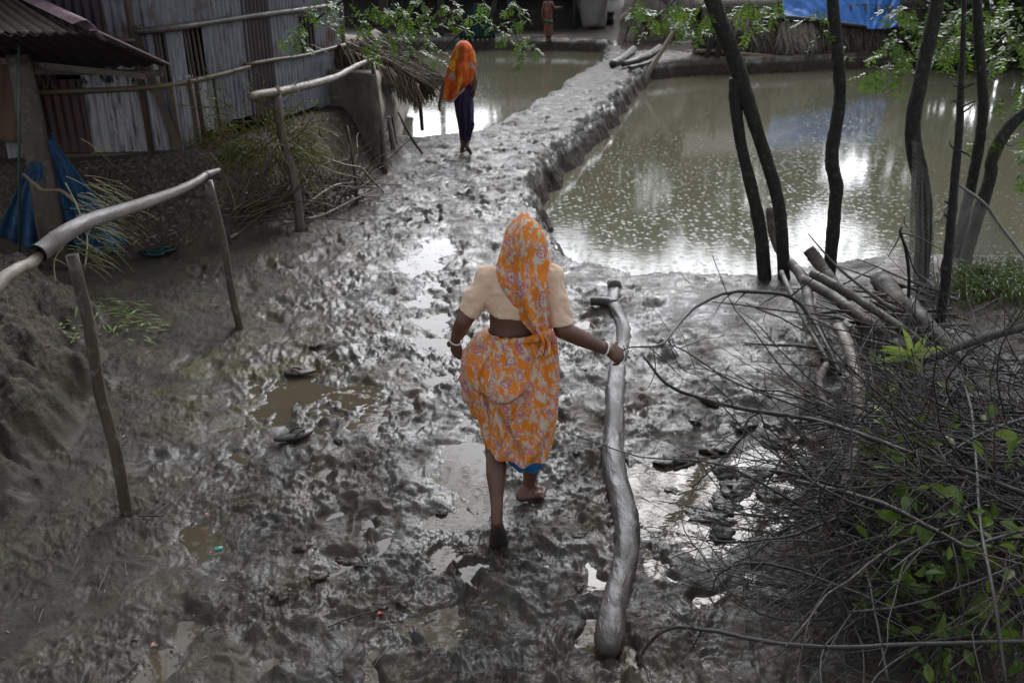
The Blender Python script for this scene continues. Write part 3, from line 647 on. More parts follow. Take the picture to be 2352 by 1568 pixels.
for i in range(420):
    u = rg.random(); p = E0_*(1-u)+E1_*u+np.array([-.15, 0, .02+rg.random()*.08]); straw(m, p, (E0_-R0)+rg.normal(0, .15, 3), rg.uniform(.2, .48), rg.uniform(.006, .012), 1.5)
for i in range(260):
    v = rg.random(); p = R0*(1-v)+E0_*v+np.array([0, -.05, rg.random()*.16-.1]); straw(m, p, (E0_-R0)+np.array([0, -.9, -.5])*rg.random()+rg.normal(0, .1, 3), rg.uniform(.12, .28), rg.uniform(.006, .012), .5)
for i in range(420):
    v = rg.random()**1.2; p = R0*(1-v)+E0_*v+np.array([rg.normal(0, .05), -.08-.12*rg.random(), .06]); straw(m, p, np.array([.35, -.25, -1])+rg.normal(0, .18, 3), rg.uniform(.2, .42), rg.uniform(.008, .015), .3)
m.build('thatch', TH1, ht)
m = MB(); m.tube([D(958, 195, 13.4), D(966, 250, 13.5), D(970, 298, 13.7)], .03, 7, sub=3); m.build('corner_post', STICK, ht)
m = MB(); m.tube([D(796, 116, 11.9), D(870, 152, 12.4), D(940, 196, 13.2)], .035, 7); m.build('eave_pole', STICK, ht)
m = MB(); p_ = c2+[.02, -.1, .0]; m.ell(p_+[.0, .15, .2], (.16, .28, .34), 14, 9); m.ell(p_+[.03, .3, .55], (.06, .2, .16), 12, 8)
bk_ = m.build('crumbled_wall_end', DAUB, ht)
m = MB(); m.tube([D(915, 258, 12.0), D(930, 290, 12.1), D(950, 325, 12.15), G(970, 355)+[0, 0, .02]], [.012, .018, .02, .018], 6, sub=3); tag(m.build('leaning_stick', STICK), 'thin dark stick leaning on the mud hut wall', 'stick')

# ------------------------------------------------------------------ stakes and brushwood under the second rail
for (bx, by, tx, ty, Y, lb) in ((822, 468, 797, 290, 9.6, 'tallest thin stake with a hooked top'), (868, 480, 852, 350, 9.7, None), (752, 498, 735, 395, 9.1, 'short dark stake close to the brushwood')):
    if lb is None: continue
    a = G(bx, by); b = D(tx, ty, a[1]); m = MB(); m.tube([a-[0, 0, .1], a+(b-a)*.5+[.015, 0, 0], b], [.018, .017, .013], 7, sub=3, wob=.05); tag(m.build('thin_stake', STICK), lb+' standing before the earth plinth', 'stake', 'thin stakes before the plinth')
a = G(840, 470); b = D(800, 300, a[1]); m = MB(); m.tube([D(738, 360, 9.0), D(790, 378, 9.3), D(828, 385, 9.5), D(842, 400, 9.6), G(880, 442, .01)], [.01, .011, .011, .014, .012], 6, sub=3); tag(m.build('fallen_cane', STICK_P), 'slanting yellowish cane running down to the mud under the mud hut', 'cane')
bw = thing('brushwood_pile', G(620, 540), 'brown brushwood heaped against the earth plinth under the crooked pale pole', 'brushwood')
m = MB(); rg = np.random.default_rng(21)
for i in range(300):
    px = rg.uniform(520, 830); t = (px-520)/310; py = 545-75*t+rg.uniform(-12, 8); a = G(px, py)
    L = rg.uniform(.3, .95); an = rg.normal(0, .9)+ (0.5 if rg.random() < .5 else -.9)
    d = np.array([math.sin(an)*1.0, .55, abs(rg.normal(.55, .35))]); d /= np.linalg.norm(d); P = [a+[0, rg.uniform(0, .25), rg.uniform(.0, .25)]]
    for k in range(5): d = d+rg.normal(0, .16, 3)+[0, 0, -.05]; d /= np.linalg.norm(d); P.append(P[-1]+d*L/5)
    r = rg.uniform(.004, .012); m.tube(P, np.linspace(r, r*.4, 6), 4, cap=False, sub=2)
o = m.build('branches', STICK, bw); tag(o, kind='stuff')
m = MB()
for pts in ([(560, 560), (590, 525), (640, 490), (685, 460)], [(655, 560), (668, 520), (700, 490), (730, 470)], [(530, 545), (575, 520), (620, 510)], [(700, 505), (750, 490), (820, 455), (860, 440)], [(690, 480), (760, 430), (800, 420)], [(640, 395), (660, 425), (610, 480), (580, 505)]):
    P = [D(px, py, 8.25+.25*k+.004*(px-600)) for k, (px, py) in enumerate(pts)]; m.tube(P, np.linspace(.016, .009, len(P)), 6, sub=4)
m.build('thick_branch', STICK_P, bw)
WEED = leafmat('yellow_green_stems', (.085, .105, .018), (.17, .165, .035), 5, .3)
m = MB()
for i in range(330):
    px = rg.normal(585, 55); py = rg.normal(335, 38); p = D(px, py, 8.75+rg.uniform(-.25, .35)); d = np.array([(px-610)/90+rg.normal(0, .5), -.3+rg.normal(0, .3), rg.normal(.1, .5)-(py-320)/110]); d /= np.linalg.norm(d); P = [p]
    L = rg.uniform(.15, .45)
    for k in range(5): d = d+rg.normal(0, .12, 3)+[0, 0, -.10]; d /= np.linalg.norm(d); P.append(P[-1]+d*L/5)
    m.tube(P, np.linspace(.006, .002, 6), 3, cap=False)
    for k in range(2, 6):
        for _ in range(2): m.leaf(P[k], d+rg.normal(0, .6, 3), rg.normal(0, 1, 3), rg.uniform(.03, .07), .010)
for i in range(150):
    px = rg.uniform(660, 740); py = rg.normal(335, 45); p = D(px, py, 8.9); d = rg.normal(0, 1, 3); d /= np.linalg.norm(d); P = [p]
    for k in range(5): d = d+rg.normal(0, .2, 3)+[0, 0, -.12]; d /= np.linalg.norm(d); P.append(P[-1]+d*.06)
    m.tube(P, np.linspace(.004, .0015, 6), 3, cap=False)
tag(m.build('green_stem_bush', WEED), 'bush of thin yellow green stems against the tin house base', 'bush')
m = MB()
for i in range(60):
    p = D(rg.normal(205, 25), rg.normal(470, 45), 4.6); d = np.array([.8, 0, -.2])+rg.normal(0, .25, 3); d /= np.linalg.norm(d); P = [p]
    for k in range(5): d = d+[0, 0, -.13]; d /= np.linalg.norm(d); P.append(P[-1]+d*.045)
    m.tube(P, np.linspace(.0022, .0008, 6), 3, cap=False)
for i in range(40):
    p = D(rg.normal(195, 22), rg.normal(560, 30), 3.9); d = np.array([.8, 0, .2])+rg.normal(0, .25, 3); d /= np.linalg.norm(d); P = [p]
    for k in range(5): d = d+[0, 0, -.22]; d /= np.linalg.norm(d); P.append(P[-1]+d*.03)
    m.tube(P, np.linspace(.002, .0008, 6), 3, cap=False)
m.tube([D(150, 420, 4.7), D(175, 470, 4.6), D(200, 540, 4.3), D(195, 620, 3.85)], .004, 4, sub=4)
tag(m.build('wispy_twigs', WEED), 'wispy yellow green twigs hanging behind the grey bamboo rail', 'twigs')

# ------------------------------------------------------------------ long log in the mud
LP = [(1410,652,40),(1413,672,38),(1408,695,36),(1420,722,38),(1433,760,42),(1428,800,44),(1418,850,52),(1413,920,58),(1411,980,60),(1408,1040,62),(1414,1090,70),(1430,1150,74),(1440,1200,74),(1440,1260,72),(1430,1310,72),(1412,1380,80),(1403,1440,92),(1398,1500,96)]
P = []; R = []
for px, py, wd in LP: p = Q(px, py, .014+.05*float(np.clip((900-py)/200, 0, 1))); P.append(p); R.append(rw(p, wd)*.76)
lg = thing('fallen_log', P[9], 'long wet grey log lying in the mud to the right of the woman', 'log')
P, R = smooth_path(np.array(P), np.array(R), 7)
R = R*(1+.06*np.array([float(fbm(i*.13, 3.3, 3)) for i in range(len(R))]))
m = MB(); n = len(P); T = np.gradient(P, axis=0); T /= np.linalg.norm(T, axis=1)[:, None]; rows = []
knots = [(22, 1.2, .35), (38, 2.3, .45), (47, .7, .3), (61, 1.9, .4), (74, 1.0, .5), (86, 2.2, .35), (98, .9, .45), (107, 1.7, .3)]
for i in range(n):
    u = np.cross(T[i], [0, 0, 1]); u /= np.linalg.norm(u); v = np.cross(u, T[i]); row = []
    for k in range(26):
        t = 2*math.pi*k/26; r = R[i]*(1+.10*float(fbm(math.cos(t)*1.5+i*.10, math.sin(t)*1.5+5, 4))+.045*float(ridged(i*.22, t*1.4, 2))+.02*float(perlin(i*.6, k*.8))+sum(a*math.exp(-((i-ki)/1.3)**2-((t-kt)/.28)**2)-.25*a*math.exp(-((i-ki)/3)**2-((t-kt)/.6)**2) for ki, kt, a in knots))*(1 if i < n-4 else (.93, .82, .66, .5)[i-n+4])
        row.append(P[i]+r*(u*math.cos(t)+v*math.sin(t)*.85))
    rows.append(row)
m.loft(rows); m.build('trunk', LOGM, lg)
m = MB(); a = Q(1413, 700, .07); m.tube([a, Q(1390, 692, .08), Q(1357, 692, .07)], [.045, .038, .032], 10, sub=3, wob=.02); m.build('side_stub', LOGM, lg)
m = MB(); a = Q(1412, 665, .06); m.ell(a+[.0, .0, .03], (.055, .05, .06), 14, 9); m.build('knot_end', LOGM, lg)

# ------------------------------------------------------------------ sandals, litter
def sandal(name_mat, strap, loc, yaw, label, scale=1.0, group=None):
    r = thing('sandal', loc, label, 'sandal', group); c, s_ = math.cos(yaw), math.sin(yaw)
    tr = lambda p: np.asarray(loc)+scale*np.array([p[0]*c-p[1]*s_, p[0]*s_+p[1]*c, p[2]])
    out = [(.125*math.cos(t), (.040+.008*math.cos(t))*math.sin(t)*(1-.14*math.sin(2*t))) for t in np.linspace(0, 2*math.pi, 28, endpoint=False)]
    m = MB(); m.loft([[tr((x*k, y*k, z+.012*(x/.125)**2)) for x, y in out] for z, k in ((0, .97), (.008, 1.0), (.016, 1.0), (.020, .96))]); m.build('sole', name_mat, r)
    m = MB()
    for sy in (1, -1): m.tube([tr((.07, 0, .018)), tr((.05, sy*.018, .045)), tr((.01, sy*.036, .035)), tr((-.02, sy*.04, .012))], scale*np.array([.005, .007, .008, .006]), 6, sub=4)
    m.build('strap', strap, r); return r
GR = plain('dark_green_rubber', (.012, .045, .036), rough=.35); MS = plain('mud_coated_rubber', (.060, .052, .048), (.03, .026, .024), 30, .35, .003); BR = plain('brown_strap', (.12, .075, .05), rough=.5)
sandal(GR, GR, G(350, 589, .012), 2.9, 'green flip flop, left one of the pair on dry mud', 1.05)
sandal(GR, GR, G(372, 583, .018), .25, 'green flip flop, right one of the pair, crossed over its mate', 1.05)
p = G(690, 862); sandal(MS, BR, (p[0], p[1], max(p[2], PUD)+.012), 3.3, 'brown strapped lost sandal on the rim of the greenish puddle', .85)
p = G(676, 1010); sandal(MS, MS, (p[0], p[1], max(p[2], PUD)+.016), .55, 'black muddy sandal half sunk in the mud nearest the white glints', .95)
LEAFP = leafmat('cut_pale_leaf', (.14, .21, .060), (.26, .33, .13), 9, .2)
m = MB(); rg = np.random.default_rng(5)
for i in range(120):
    px = rg.normal(285, 42); py = 735+rg.normal(0, 22)+.12*(px-285); p = G(px, py, .015+rg.random()*.03); m.leaf(p, np.array([rg.normal(.8, .5), rg.normal(-.1, .5), rg.normal(0, .12)]), np.array([0, 0, 1])+rg.normal(0, .3, 3), rg.uniform(.05, .11), rg.uniform(.010, .018))
for i in range(30):
    p = G(rg.uniform(140, 215), rg.uniform(740, 790), .02); m.leaf(p, rg.normal(0, 1, 3)*[1, 1, .2], np.array([0, 0, 1])+rg.normal(0, .3, 3), rg.uniform(.03, .06), .018)
tag(m.build('cut_leaves', LEAFP), 'scatter of narrow pale green cut leaves on the mud behind the rail post', 'leaves', kind='stuff')
m = MB(); p = G(503, 1268, .02); m.tube([p-[.018, .004, 0], p+[.018, .004, 0]], .010, 14); tag(m.build('bottle_cap', plain('sea_green_plastic', (.10, .42, .28), (.08, .35, .24), rough=.35)), 'small sea green plastic cap lying in the mud', 'cap')
for i, (px, py, lb) in enumerate(((470, 1188, 'pink scrap in the brown puddle below the near rail post'), (866, 1541-125, 'red scrap at the end of a thin twig in the near mud'), (345, 1490, 'pink scrap on the rim of the near brown puddle'), (508, 720, 'orange scrap on dark mud left of the thin rail post'))):
    m = MB(); p = G(px, py, .012); m.leaf(p, np.array([1, .4, .1]), np.array([0, .2, 1]), .03, .02); m.leaf(p+[.012, .006, 0], np.array([-.3, 1, .2]), np.array([0, .2, 1]), .02, .016)
    tag(m.build('scrap', plain('faded_scrap', ((.42, .14, .11), (.45, .05, .05), (.48, .2, .16), (.42, .13, .05))[i], rough=.5)), lb, 'litter')
for i, (pts, lb) in enumerate((([(755, 1445), (800, 1425), (862, 1408)], 'thin twig pointing at the red scrap in the near mud'), ([(270, 1575), (300, 1545), (322, 1520)], 'short black twig near the bottom left'), ([(318, 1190), (350, 1189), (380, 1190)], 'short twig beside the foot of the near rail post'), ([(400, 1300-40), (452, 1160), (470, 1150)], None))):
    if lb is None: continue
    m = MB(); m.tube([G(x, y, .012) for x, y in pts], [.004, .005, .003], 5, sub=3); tag(m.build('loose_twig', TWIG), lb, 'twig')

LIT = leafmat('dead_leaf_litter', (.055, .042, .030), (.22, .18, .135), 8, .0); m = MB(); rg = np.random.default_rng(91)
for i in range(1700):
    px = rg.uniform(130, 900); py = rg.uniform(np.interp(px, [150, 430, 795, 900], [385, 375, 255, 300]), np.interp(px, [150, 520, 800, 900], [570, 560, 470, 390])); p = G(px, py, .008)
    m.leaf(p, rg.normal(0, 1, 3)*[1, 1, .6], np.array([0, -.6, .8])+rg.normal(0, .5, 3), rg.uniform(.025, .085), rg.uniform(.008, .022))
tag(m.build('leaf_litter', LIT, smooth=False), 'dead leaf litter and chips scattered over the earth plinth face', 'litter', kind='stuff')

BITS = leafmat('trodden_bits', (.035, .026, .018), (.15, .12, .075), 9, .0); m = MB(); rg = np.random.default_rng(97)
for i in range(950):
    px = rg.uniform(10, 1950); py = 620+940*rg.random()**1.1
    if px > 1500 and py < 700: continue
    p = G(px, py, .004)
    if rg.random() < .35: d = rg.normal(0, 1, 3)*[1, 1, .12]; d /= np.linalg.norm(d); L = rg.uniform(.03, .11); m.tube([p, p+d*L*.5+[0, 0, .004], p+d*L], [.0022, .002, .001], 4)
    else: m.leaf(p, rg.normal(0, 1, 3)*[1, 1, .25], np.array([0, 0, 1])+rg.normal(0, .35, 3), rg.uniform(.012, .04), rg.uniform(.006, .016))
tag(m.build('trodden_debris', BITS, smooth=False), 'bits of straw, leaf and twig trodden into the mud', 'debris', kind='stuff')

m = MB(); rg = np.random.default_rng(99)
for i in range(64):
    if i < 40: px, py, sz = rg.uniform(1540, 1950), rg.uniform(890, 1240), rg.uniform(.018, .075)
    else: px, py, sz = rg.uniform(640, 1350), rg.uniform(640, 1500), rg.uniform(.012, .035)
    c = G(px, py); c[2] = max(c[2], PUD)+sz*.02; a_ = rg.uniform(0, 3.1); V0 = len(m.v)
    m.ell(c, (sz*rg.uniform(1.0, 1.9), sz*1.1, sz*rg.uniform(.22, .45)), 22, 14, np.array([[math.cos(a_), -math.sin(a_), 0], [math.sin(a_), math.cos(a_), 0], [0, 0, 1]]))
    v = m.v[-1]-c; d_ = fbm(v[:, 0]*1.6/sz+i*3, v[:, 1]*1.6/sz+v[:, 2]*1.7/sz, 4, .65); m.v[-1] = c+v*(1+.5*d_)[:, None]
cl_o = m.build('mud_clods', MUD); _a = cl_o.data.attributes.new('wetness', 'FLOAT', 'POINT'); _a.data.foreach_set('value', np.full(len(cl_o.data.vertices), .9, np.float32))
tag(cl_o, 'broken clods of mud standing in the puddles and along the trodden path', 'mud clods', kind='stuff')
# ------------------------------------------------------------------ trees on the right bank
LF_B = leafmat('fresh_lime_foliage', (.040, .095, .012), (.13, .21, .024), 3, .4)
LF_D = leafmat('deep_green_foliage', (.022, .060, .014), (.055, .11, .022), 3, .3)
LF_F = leafmat('dull_far_foliage', (.022, .045, .014), (.050, .080, .022), .6, .25)
def frond(m, p, d, L, n, ll, lw, rg, droop=.5, stem=.0022):
    p = np.array(p, float); d = np.array(d, float); d /= np.linalg.norm(d); P = [p]; st = L/n; V = []; F = []
    side = np.cross(d, [0, 0, 1.0]); side /= np.linalg.norm(side)+1e-9
    for i in range(n):
        d = d+np.array([0, 0, -droop/n])+rg.normal(0, .04, 3); d /= np.linalg.norm(d); q = P[-1]+d*st; P.append(q)
        up = np.cross(side, d); sc = .55+.9*math.sin(math.pi*(i+.6)/(n+.4))
        for s in (1, -1):
            if rg.random() < .1: continue
            a = side*s*.85+d*.5+up*rg.normal(0, .25)+rg.normal(0, .1, 3); a /= np.linalg.norm(a); b = np.cross(a, up); b /= np.linalg.norm(b)+1e-9
            l = ll*sc; w_ = lw*sc; k = len(V); V += [q, q+a*l*.45+b*w_*.5, q+a*l, q+a*l*.5-b*w_*.5]; F.append((k, k+1, k+2, k+3))
    if V: m.add(V, F)
    m.tube(P[::2] if len(P) > 4 else P, stem, 3, cap=False)
    return P
def cloud(m, c, r, n, rg, L=(.25, .45), nl=9, ll=.075, lw=.03, droop=.8):
    for i in range(n):
        u = rg.normal(0, 1, 3); u /= np.linalg.norm(u); p = np.array(c)+u*np.array(r)*rg.random()**.45
        if p[2] < 2.9 and p[1] < 9: continue
        frond(m, p, u+rg.normal(0, .5, 3)+[0, 0, -.1], rg.uniform(*L), nl, ll, lw, rg, droop, .004)
def branch(m, a, b, r, rg, sag=.0, k=6):
    a = np.array(a); b = np.array(b); L = np.linalg.norm(b-a); P = [a+(b-a)*t+np.array([0, 0, sag*math.sin(math.pi*t)*L])+rg.normal(0, .03*L*math.sin(math.pi*t), 3) for t in np.linspace(0, 1, k)]
    m.tube(P, np.linspace(r, r*.4, k), 7, cap=False, sub=3); return P
def trunk_tree(name, label, stems, crown, seed, sprigs=(), lf=LF_B, group='trees on the right bank', limbs=5, nf=150):
    rg = np.random.default_rng(seed); root = thing(name, stems[0][0][0], label, 'tree', group)
    m = MB(); tops = []
    for pts, rad in stems:
        P, R = smooth_path(np.array(pts), np.array(rad), 6); R = R*(1+.05*np.array([float(fbm(i*.35, seed*3.1, 2)) for i in range(len(R))])); m.tube(P, R, 14, wob=.035); tops.append(P[-1])
    m.build('trunk', BARK, root)
    if crown:
        mb = MB(); ml = MB()
        for c, r, n in crown:
            for k in range(limbs):
                u = rg.normal(0, 1, 3); u /= np.linalg.norm(u); P = branch(mb, tops[0], np.array(c)+u*np.array(r)*.8, .035, rg, .05)
            cloud(ml, c, r, n, rg)
        for (pts, r0) in sprigs:
            P = np.array(pts, float); mb.tube(P, np.linspace(r0, r0*.3, len(P)), 5, cap=False, sub=4)
        mb.build('limbs', BARK, root); o = ml.build('crown', lf, root, smooth=False)
        return root, o
    return root, None
def sprig_leaves(root, lst, seed, lf, ll=.052, lw=.020, Yj=.25, n=3, L=(.10, .22)):
    rg = np.random.default_rng(seed); m = MB()
    for (px, py, Y) in lst:
        for k in range(n):
            p = D(px+rg.normal(0, 9), py+rg.normal(0, 7), Y+rg.normal(0, Yj)); frond(m, p, [rg.normal(0, .8), rg.normal(0, .5), -.35+rg.normal(0, .35)], rg.uniform(*L), 7, ll, lw, rg, .7)
    return m.build('leaf_sprays', lf, root, smooth=False)
def px_path(pts, Y0, widths, lean=None):
    P = []; R = []
    for i, (x, y) in enumerate(pts):
        if i == 0: p = G(x, y) if Y0 is None else D(x, y, Y0); Yb = p[1]; p = p-[0, 0, .12] if Y0 is None else p
        else: p = D(x, y, Yb+(lean[i] if lean else 0))
        P.append(p); R.append(rw(p, widths[i])*.88)
    return P, R
s1 = px_path([(1762,640),(1748,540),(1728,440),(1702,330),(1688,225),(1690,180)], None, [36,34,32,30,31,34], [0,0,0,0,-.02,-.03])
s2 = px_path([(1806,640),(1795,530),(1782,440),(1745,320),(1712,215),(1685,130),(1655,55),(1636,0),(1590,-110),(1540,-260)], None, [32,32,33,34,38,42,43,42,38,32])
T1, o = trunk_tree('leaning_tree', 'dark forked tree leaning left, its two trunks joining above the pond', [s2, s1], [((-.3, 7.4, 5.0), (2.6, 1.6, 1.1), 520)], 31,
    [([D(1600,-90,7.35), D(1400,-150,7.3), D(1165,-30,7.25), D(1125,40,7.2), D(1060,75,7.2), D(1015,118,7.2)], .022),
     ([D(1400,-150,7.3), D(1100,-140,7.4), D(900,-60,7.4), D(760,20,7.3), D(700,70,7.3)], .022), ([D(900,-60,7.4), D(905,30,7.3), D(930,95,7.3)], .010), ([D(1165,-30,7.25), D(1170,40,7.2), D(1200,120,7.2)], .008), ([D(1100,-140,7.4), D(1040,30,7.3), D(985,80,7.3)], .010),
     ([D(1636,0,7.3), D(1580,-20,7.2), D(1520,30,7.2)], .012)], limbs=7)
tl = [(x, y, 7.3) for x, y in ((690,62),(715,30),(742,48),(700,100),(668,75),(760,12),(735,8),(800,45),(835,62),(848,100),(862,118),(905,45),(922,88),(902,15),(945,118),(948,30),(975,75),(1000,52),(1052,62),(1072,32),(1040,20),(1102,32),(1148,62),(1158,86),(1182,22),(1196,124),(1208,92),(1178,8),(990,128),(880,22),(850,15),(965,8),(1015,8),(1120,6),(1203,40),(1225,105),(940,65),(880,75),(985,110))]
sprig_leaves(T1, tl, 5, LF_B, .031, .012, n=5, L=(.07, .17))
sprig_leaves(T1, [(x, y, 7.25) for x, y in ((1482,15),(1500,32),(1470,5),(1520,40),(1540,60),(1560,20),(1590,45),(1610,15),(1575,70),(1600,65),(1545,10),(1640,20),(1760,18),(1790,10),(1745,50),(1700,30),(1730,10))], 6, LF_B, .045, .016, n=4, L=(.10, .22))
s = px_path([(1905,628),(1911,560),(1917,480),(1921,430),(1911,375),(1913,330),(1926,255),(1929,200),(1922,110),(1912,0),(1906,-120),(1890,-300)], None, [33,33,34,35,34,34,32,31,31,31,30,28])
T2, o = trunk_tree('slim_tree', 'single slim dark tree with a kinked trunk standing alone before the bright water', [s], [((2.5, 7.3, 5.6), (1.5, 1.5, 1.1), 300)], 32, limbs=4)
sprig_leaves(T2, [(1880,20,7.1),(1893,45,7.1),(1870,40,7.1),(1890,70,7.1),(1945,120,7.2),(1938,130,7.2)], 7, LF_B, .04, .015, n=2, L=(.08, .16))
s = px_path([(2118,645),(2122,520),(2116,430),(2098,330),(2098,270),(2112,200),(2128,120),(2148,30),(2165,-80),(2185,-260)], None, [38,40,42,40,38,36,38,36,32,28])
YN = s[0][0][1]
T3, o = trunk_tree('netted_tree', 'thick dark tree at right wrapped in a grey fishing net', [s], [((4.1, 7.6, 5.4), (1.7, 1.7, 1.2), 330)], 33,
   [([D(2140,60,7.3), D(2090,60,7.0), D(2040,130,6.9), D(2000,170,6.9)], .010), ([D(2150,20,7.3), D(2080,-20,7.0), D(2060,60,6.95)], .010)], limbs=4)
sprig_leaves(T3, [(x, y, 7.0) for x, y in ((2085,20),(2060,55),(2095,60),(2050,95),(2085,100),(2110,75),(2070,128),(2035,115),(2012,150),(1998,168),(2045,150),(2120,20),(2075,165),(2140,70),(2105,130),(2060,20),(2130,110))], 8, LF_B, .048, .019, n=3, L=(.12, .24))
s = px_path([(2160,756),(2172,640),(2184,520),(2192,420),(2203,300),(2206,220),(2212,100),(2215,-40)], None, [26,26,24,22,19,18,14,11])
T4 = thing('bare_sapling', s[0][0], 'thin bare sapling with snapped side twigs nearest the firewood', 'tree', 'trees on the right bank'); m = MB(); m.tube(*smooth_path(np.array(s[0]), np.array(s[1]), 5), 10, wob=.06); m.build('trunk', BARK, T4)
for pts in ([(2204,205),(2222,198),(2245,190)], [(2204,200),(2190,196)], [(2204,250),(2222,240),(2240,232)], [(2206,262),(2225,250),(2236,240)], [(2200,340),(2186,338),(2180,325)], [(2200,345),(2218,352),(2232,362)], [(2204,235),(2190,232),(2183,236)], [(2180,468),(2170,462)], [(2178,500),(2168,492)], [(2172,580),(2190,570)], [(2165,680),(2150,678),(2138,690)]):
    m = MB(); m.tube([D(x, y, s[0][0][1]-.02) for x, y in pts], [.008, .006, .004][:len(pts)], 5); m.build('snapped_twig', BARK, T4)
s = px_path([(2198,592),(2214,500),(2232,420),(2249,330),(2258,240),(2252,150),(2246,60),(2240,-60),(2230,-220)], None, [30,28,28,27,27,26,25,23,20])
T5, o = trunk_tree('curved_tree', 'gently curving brown tree directly behind the bare sapling', [s], [((5.3, 8.4, 5.0), (1.5, 1.5, 1.1), 260)], 34, [([D(2250,150,7.8), D(2300,90,7.6), D(2340,60,7.6)], .010)], limbs=4)
sprig_leaves(T5, [(x, y, 7.7) for x, y in ((2265,20),(2300,45),(2335,30),(2285,70),(2320,95),(2345,80),(2190,40),(2200,90),(2175,70),(2170,15),(2225,110),(2300,120),(2340,130),(2215,20),(2240,60),(2185,110),(2160,130),(2275,110),(2350,10),(2310,10))], 9, LF_B, .05, .02, n=4, L=(.12, .26))
s = px_path([(2214,606),(2238,520),(2262,450),(2276,400),(2278,370),(2300,320),(2330,280),(2370,245),(2440,180),(2520,60)], None, [31,31,32,31,31,32,31,30,28,24])
T6, o = trunk_tree('slanting_tree', 'dark tree bending away to the right edge above the grass', [s], [((6.6, 8.2, 4.6), (1.5, 1.6, 1.0), 240)], 35, [([D(2300,320,7.5), D(2320,335,7.4), D(2345,325,7.4)], .006), ([D(2470,140,7.5), D(2380,180,7.3), D(2320,230,7.3)], .010)], limbs=4)
sprig_leaves(T6, [(x, y, 7.4) for x, y in ((2270,290),(2290,330),(2330,240),(2345,265),(2320,345),(2345,345),(2300,230),(2335,390),(2350,300),(2255,320),(2265,380),(2340,200),(2300,260),(2350,230))], 10, LF_B, .042, .017, n=2, L=(.10, .2))

# fishing net hung on the trunks
nm = MT('fine_grey_mesh'); 
uvw = nm.P; a_ = nm.n('TexWave', Vector=nm.mapv((1, 1, 1), None, (0, .6, 0)), Scale=22.0, Distortion=1.5).outputs[1]; b_ = nm.n('TexWave', Vector=nm.mapv((1, 1, 1), None, (0, -.7, 0)), Scale=22.0, Distortion=1.5).outputs[1]
fac = nm.math('MAXIMUM', nm.ramp(a_, [(.55, .12), (.8, .75)]), nm.ramp(b_, [(.55, .12), (.8, .75)])); nm.set(Base__Color=(.21, .205, .19), Roughness=.8)
fac = nm.math('MULTIPLY', fac, nm.ramp(nm.noise(5, 4, .6), [(.3, .45), (.7, 1.0)]))
tr = nm.n('BsdfTransparent'); mx = nm.n('MixShader', Fac=fac); nm.t.links.new(tr.outputs[0], mx.inputs[1]); nm.t.links.new(nm.b.outputs[0], mx.inputs[2]); nm.t.links.new(mx.outputs[0], nm.out.inputs[0])
fnet = thing('fishing_net', G(2120, 640), 'fine grey fishing net draped round the netted tree and hung across to the sapling', 'net')
def netsheet(rows, name, amp=.02, k=60):
    out = []
    for i, r in enumerate(rows):
        P, _ = smooth_path(np.array(r, float), np.ones(len(r)), max(2, k//(len(r)-1))); u = np.linspace(0, 1, len(P))
        P = P+np.stack([0*u, -amp*np.sin(u*23+i*.9)-amp*.5*np.sin(u*51+i), 0*u], -1); out.append(P)
    m = MB(); m.loft(out, close=False); return m.build(name, nm.m, fnet)
rowsA = []
for y, xl, xm, xr in ((325,2098,2102,2106),(380,2098,2110,2124),(430,2094,2112,2136),(480,2094,2114,2140),(540,2096,2116,2140),(600,2096,2116,2138),(640,2100,2118,2142)):
    rowsA.append([D(xl-4, y, YN-.03), D(xm, y, YN-.12), D(xr+4, y, YN-.04)])
rowsA += [[G(2112,690,.05), G(2140,692,.05), G(2165,690,.05)], [G(2135,735,.03), G(2152,738,.03), G(2170,738,.03)]]
netsheet(rowsA, 'net_curtain', .03); 
rowsA2 = [[p+np.array([0, -.03+.02*j, 0]) for j, p in enumerate(r)] for r in rowsA]; netsheet(rowsA2, 'net_curtain', .05)
netsheet([[D(2138,505,7.1), D(2155,505,6.9), D(2172,480,6.6), D(2186,440,6.3), D(2192,425,6.1)], [D(2140,500,7.1), D(2158,495,6.9), D(2174,470,6.6), D(2188,432,6.3), D(2194,418,6.1)], [D(2140,512,7.1), D(2158,530,6.9), D(2174,515,6.6), D(2184,480,6.3), D(2190,450,6.1)]], 'net_swag', .015)
netsheet([[D(2194,420,6.2), D(2260,468,6.8), D(2300,522,6.9), D(2352,590,6.9), D(2420,680,6.9)], [D(2190,520,6.3), D(2240,545,6.8), D(2290,575,6.9), D(2345,615,6.9), D(2420,690,6.9)], [D(2180,600,6.4), D(2225,610,6.8), D(2280,620,6.9), D(2340,640,6.9), D(2420,700,6.9)]], 'net_panel', .02)
m = MB(); m.tube([D(2194,420,6.18), D(2260,467,6.78), D(2300,521,6.88), D(2352,589,6.88), D(2420,679,6.88)], .012, 6, sub=5); m.build('head_rope', plain('grey_twine', (.20, .20, .19)), fnet)
m = MB(); P = [D(2086+9*math.cos(t), 506+15*math.sin(t), 7.1) for t in np.linspace(.4, 6.2, 16)]; m.tube(P, .006, 5); m.build('twine_loop', plain('grey_twine2', (.20, .20, .19)), fnet)

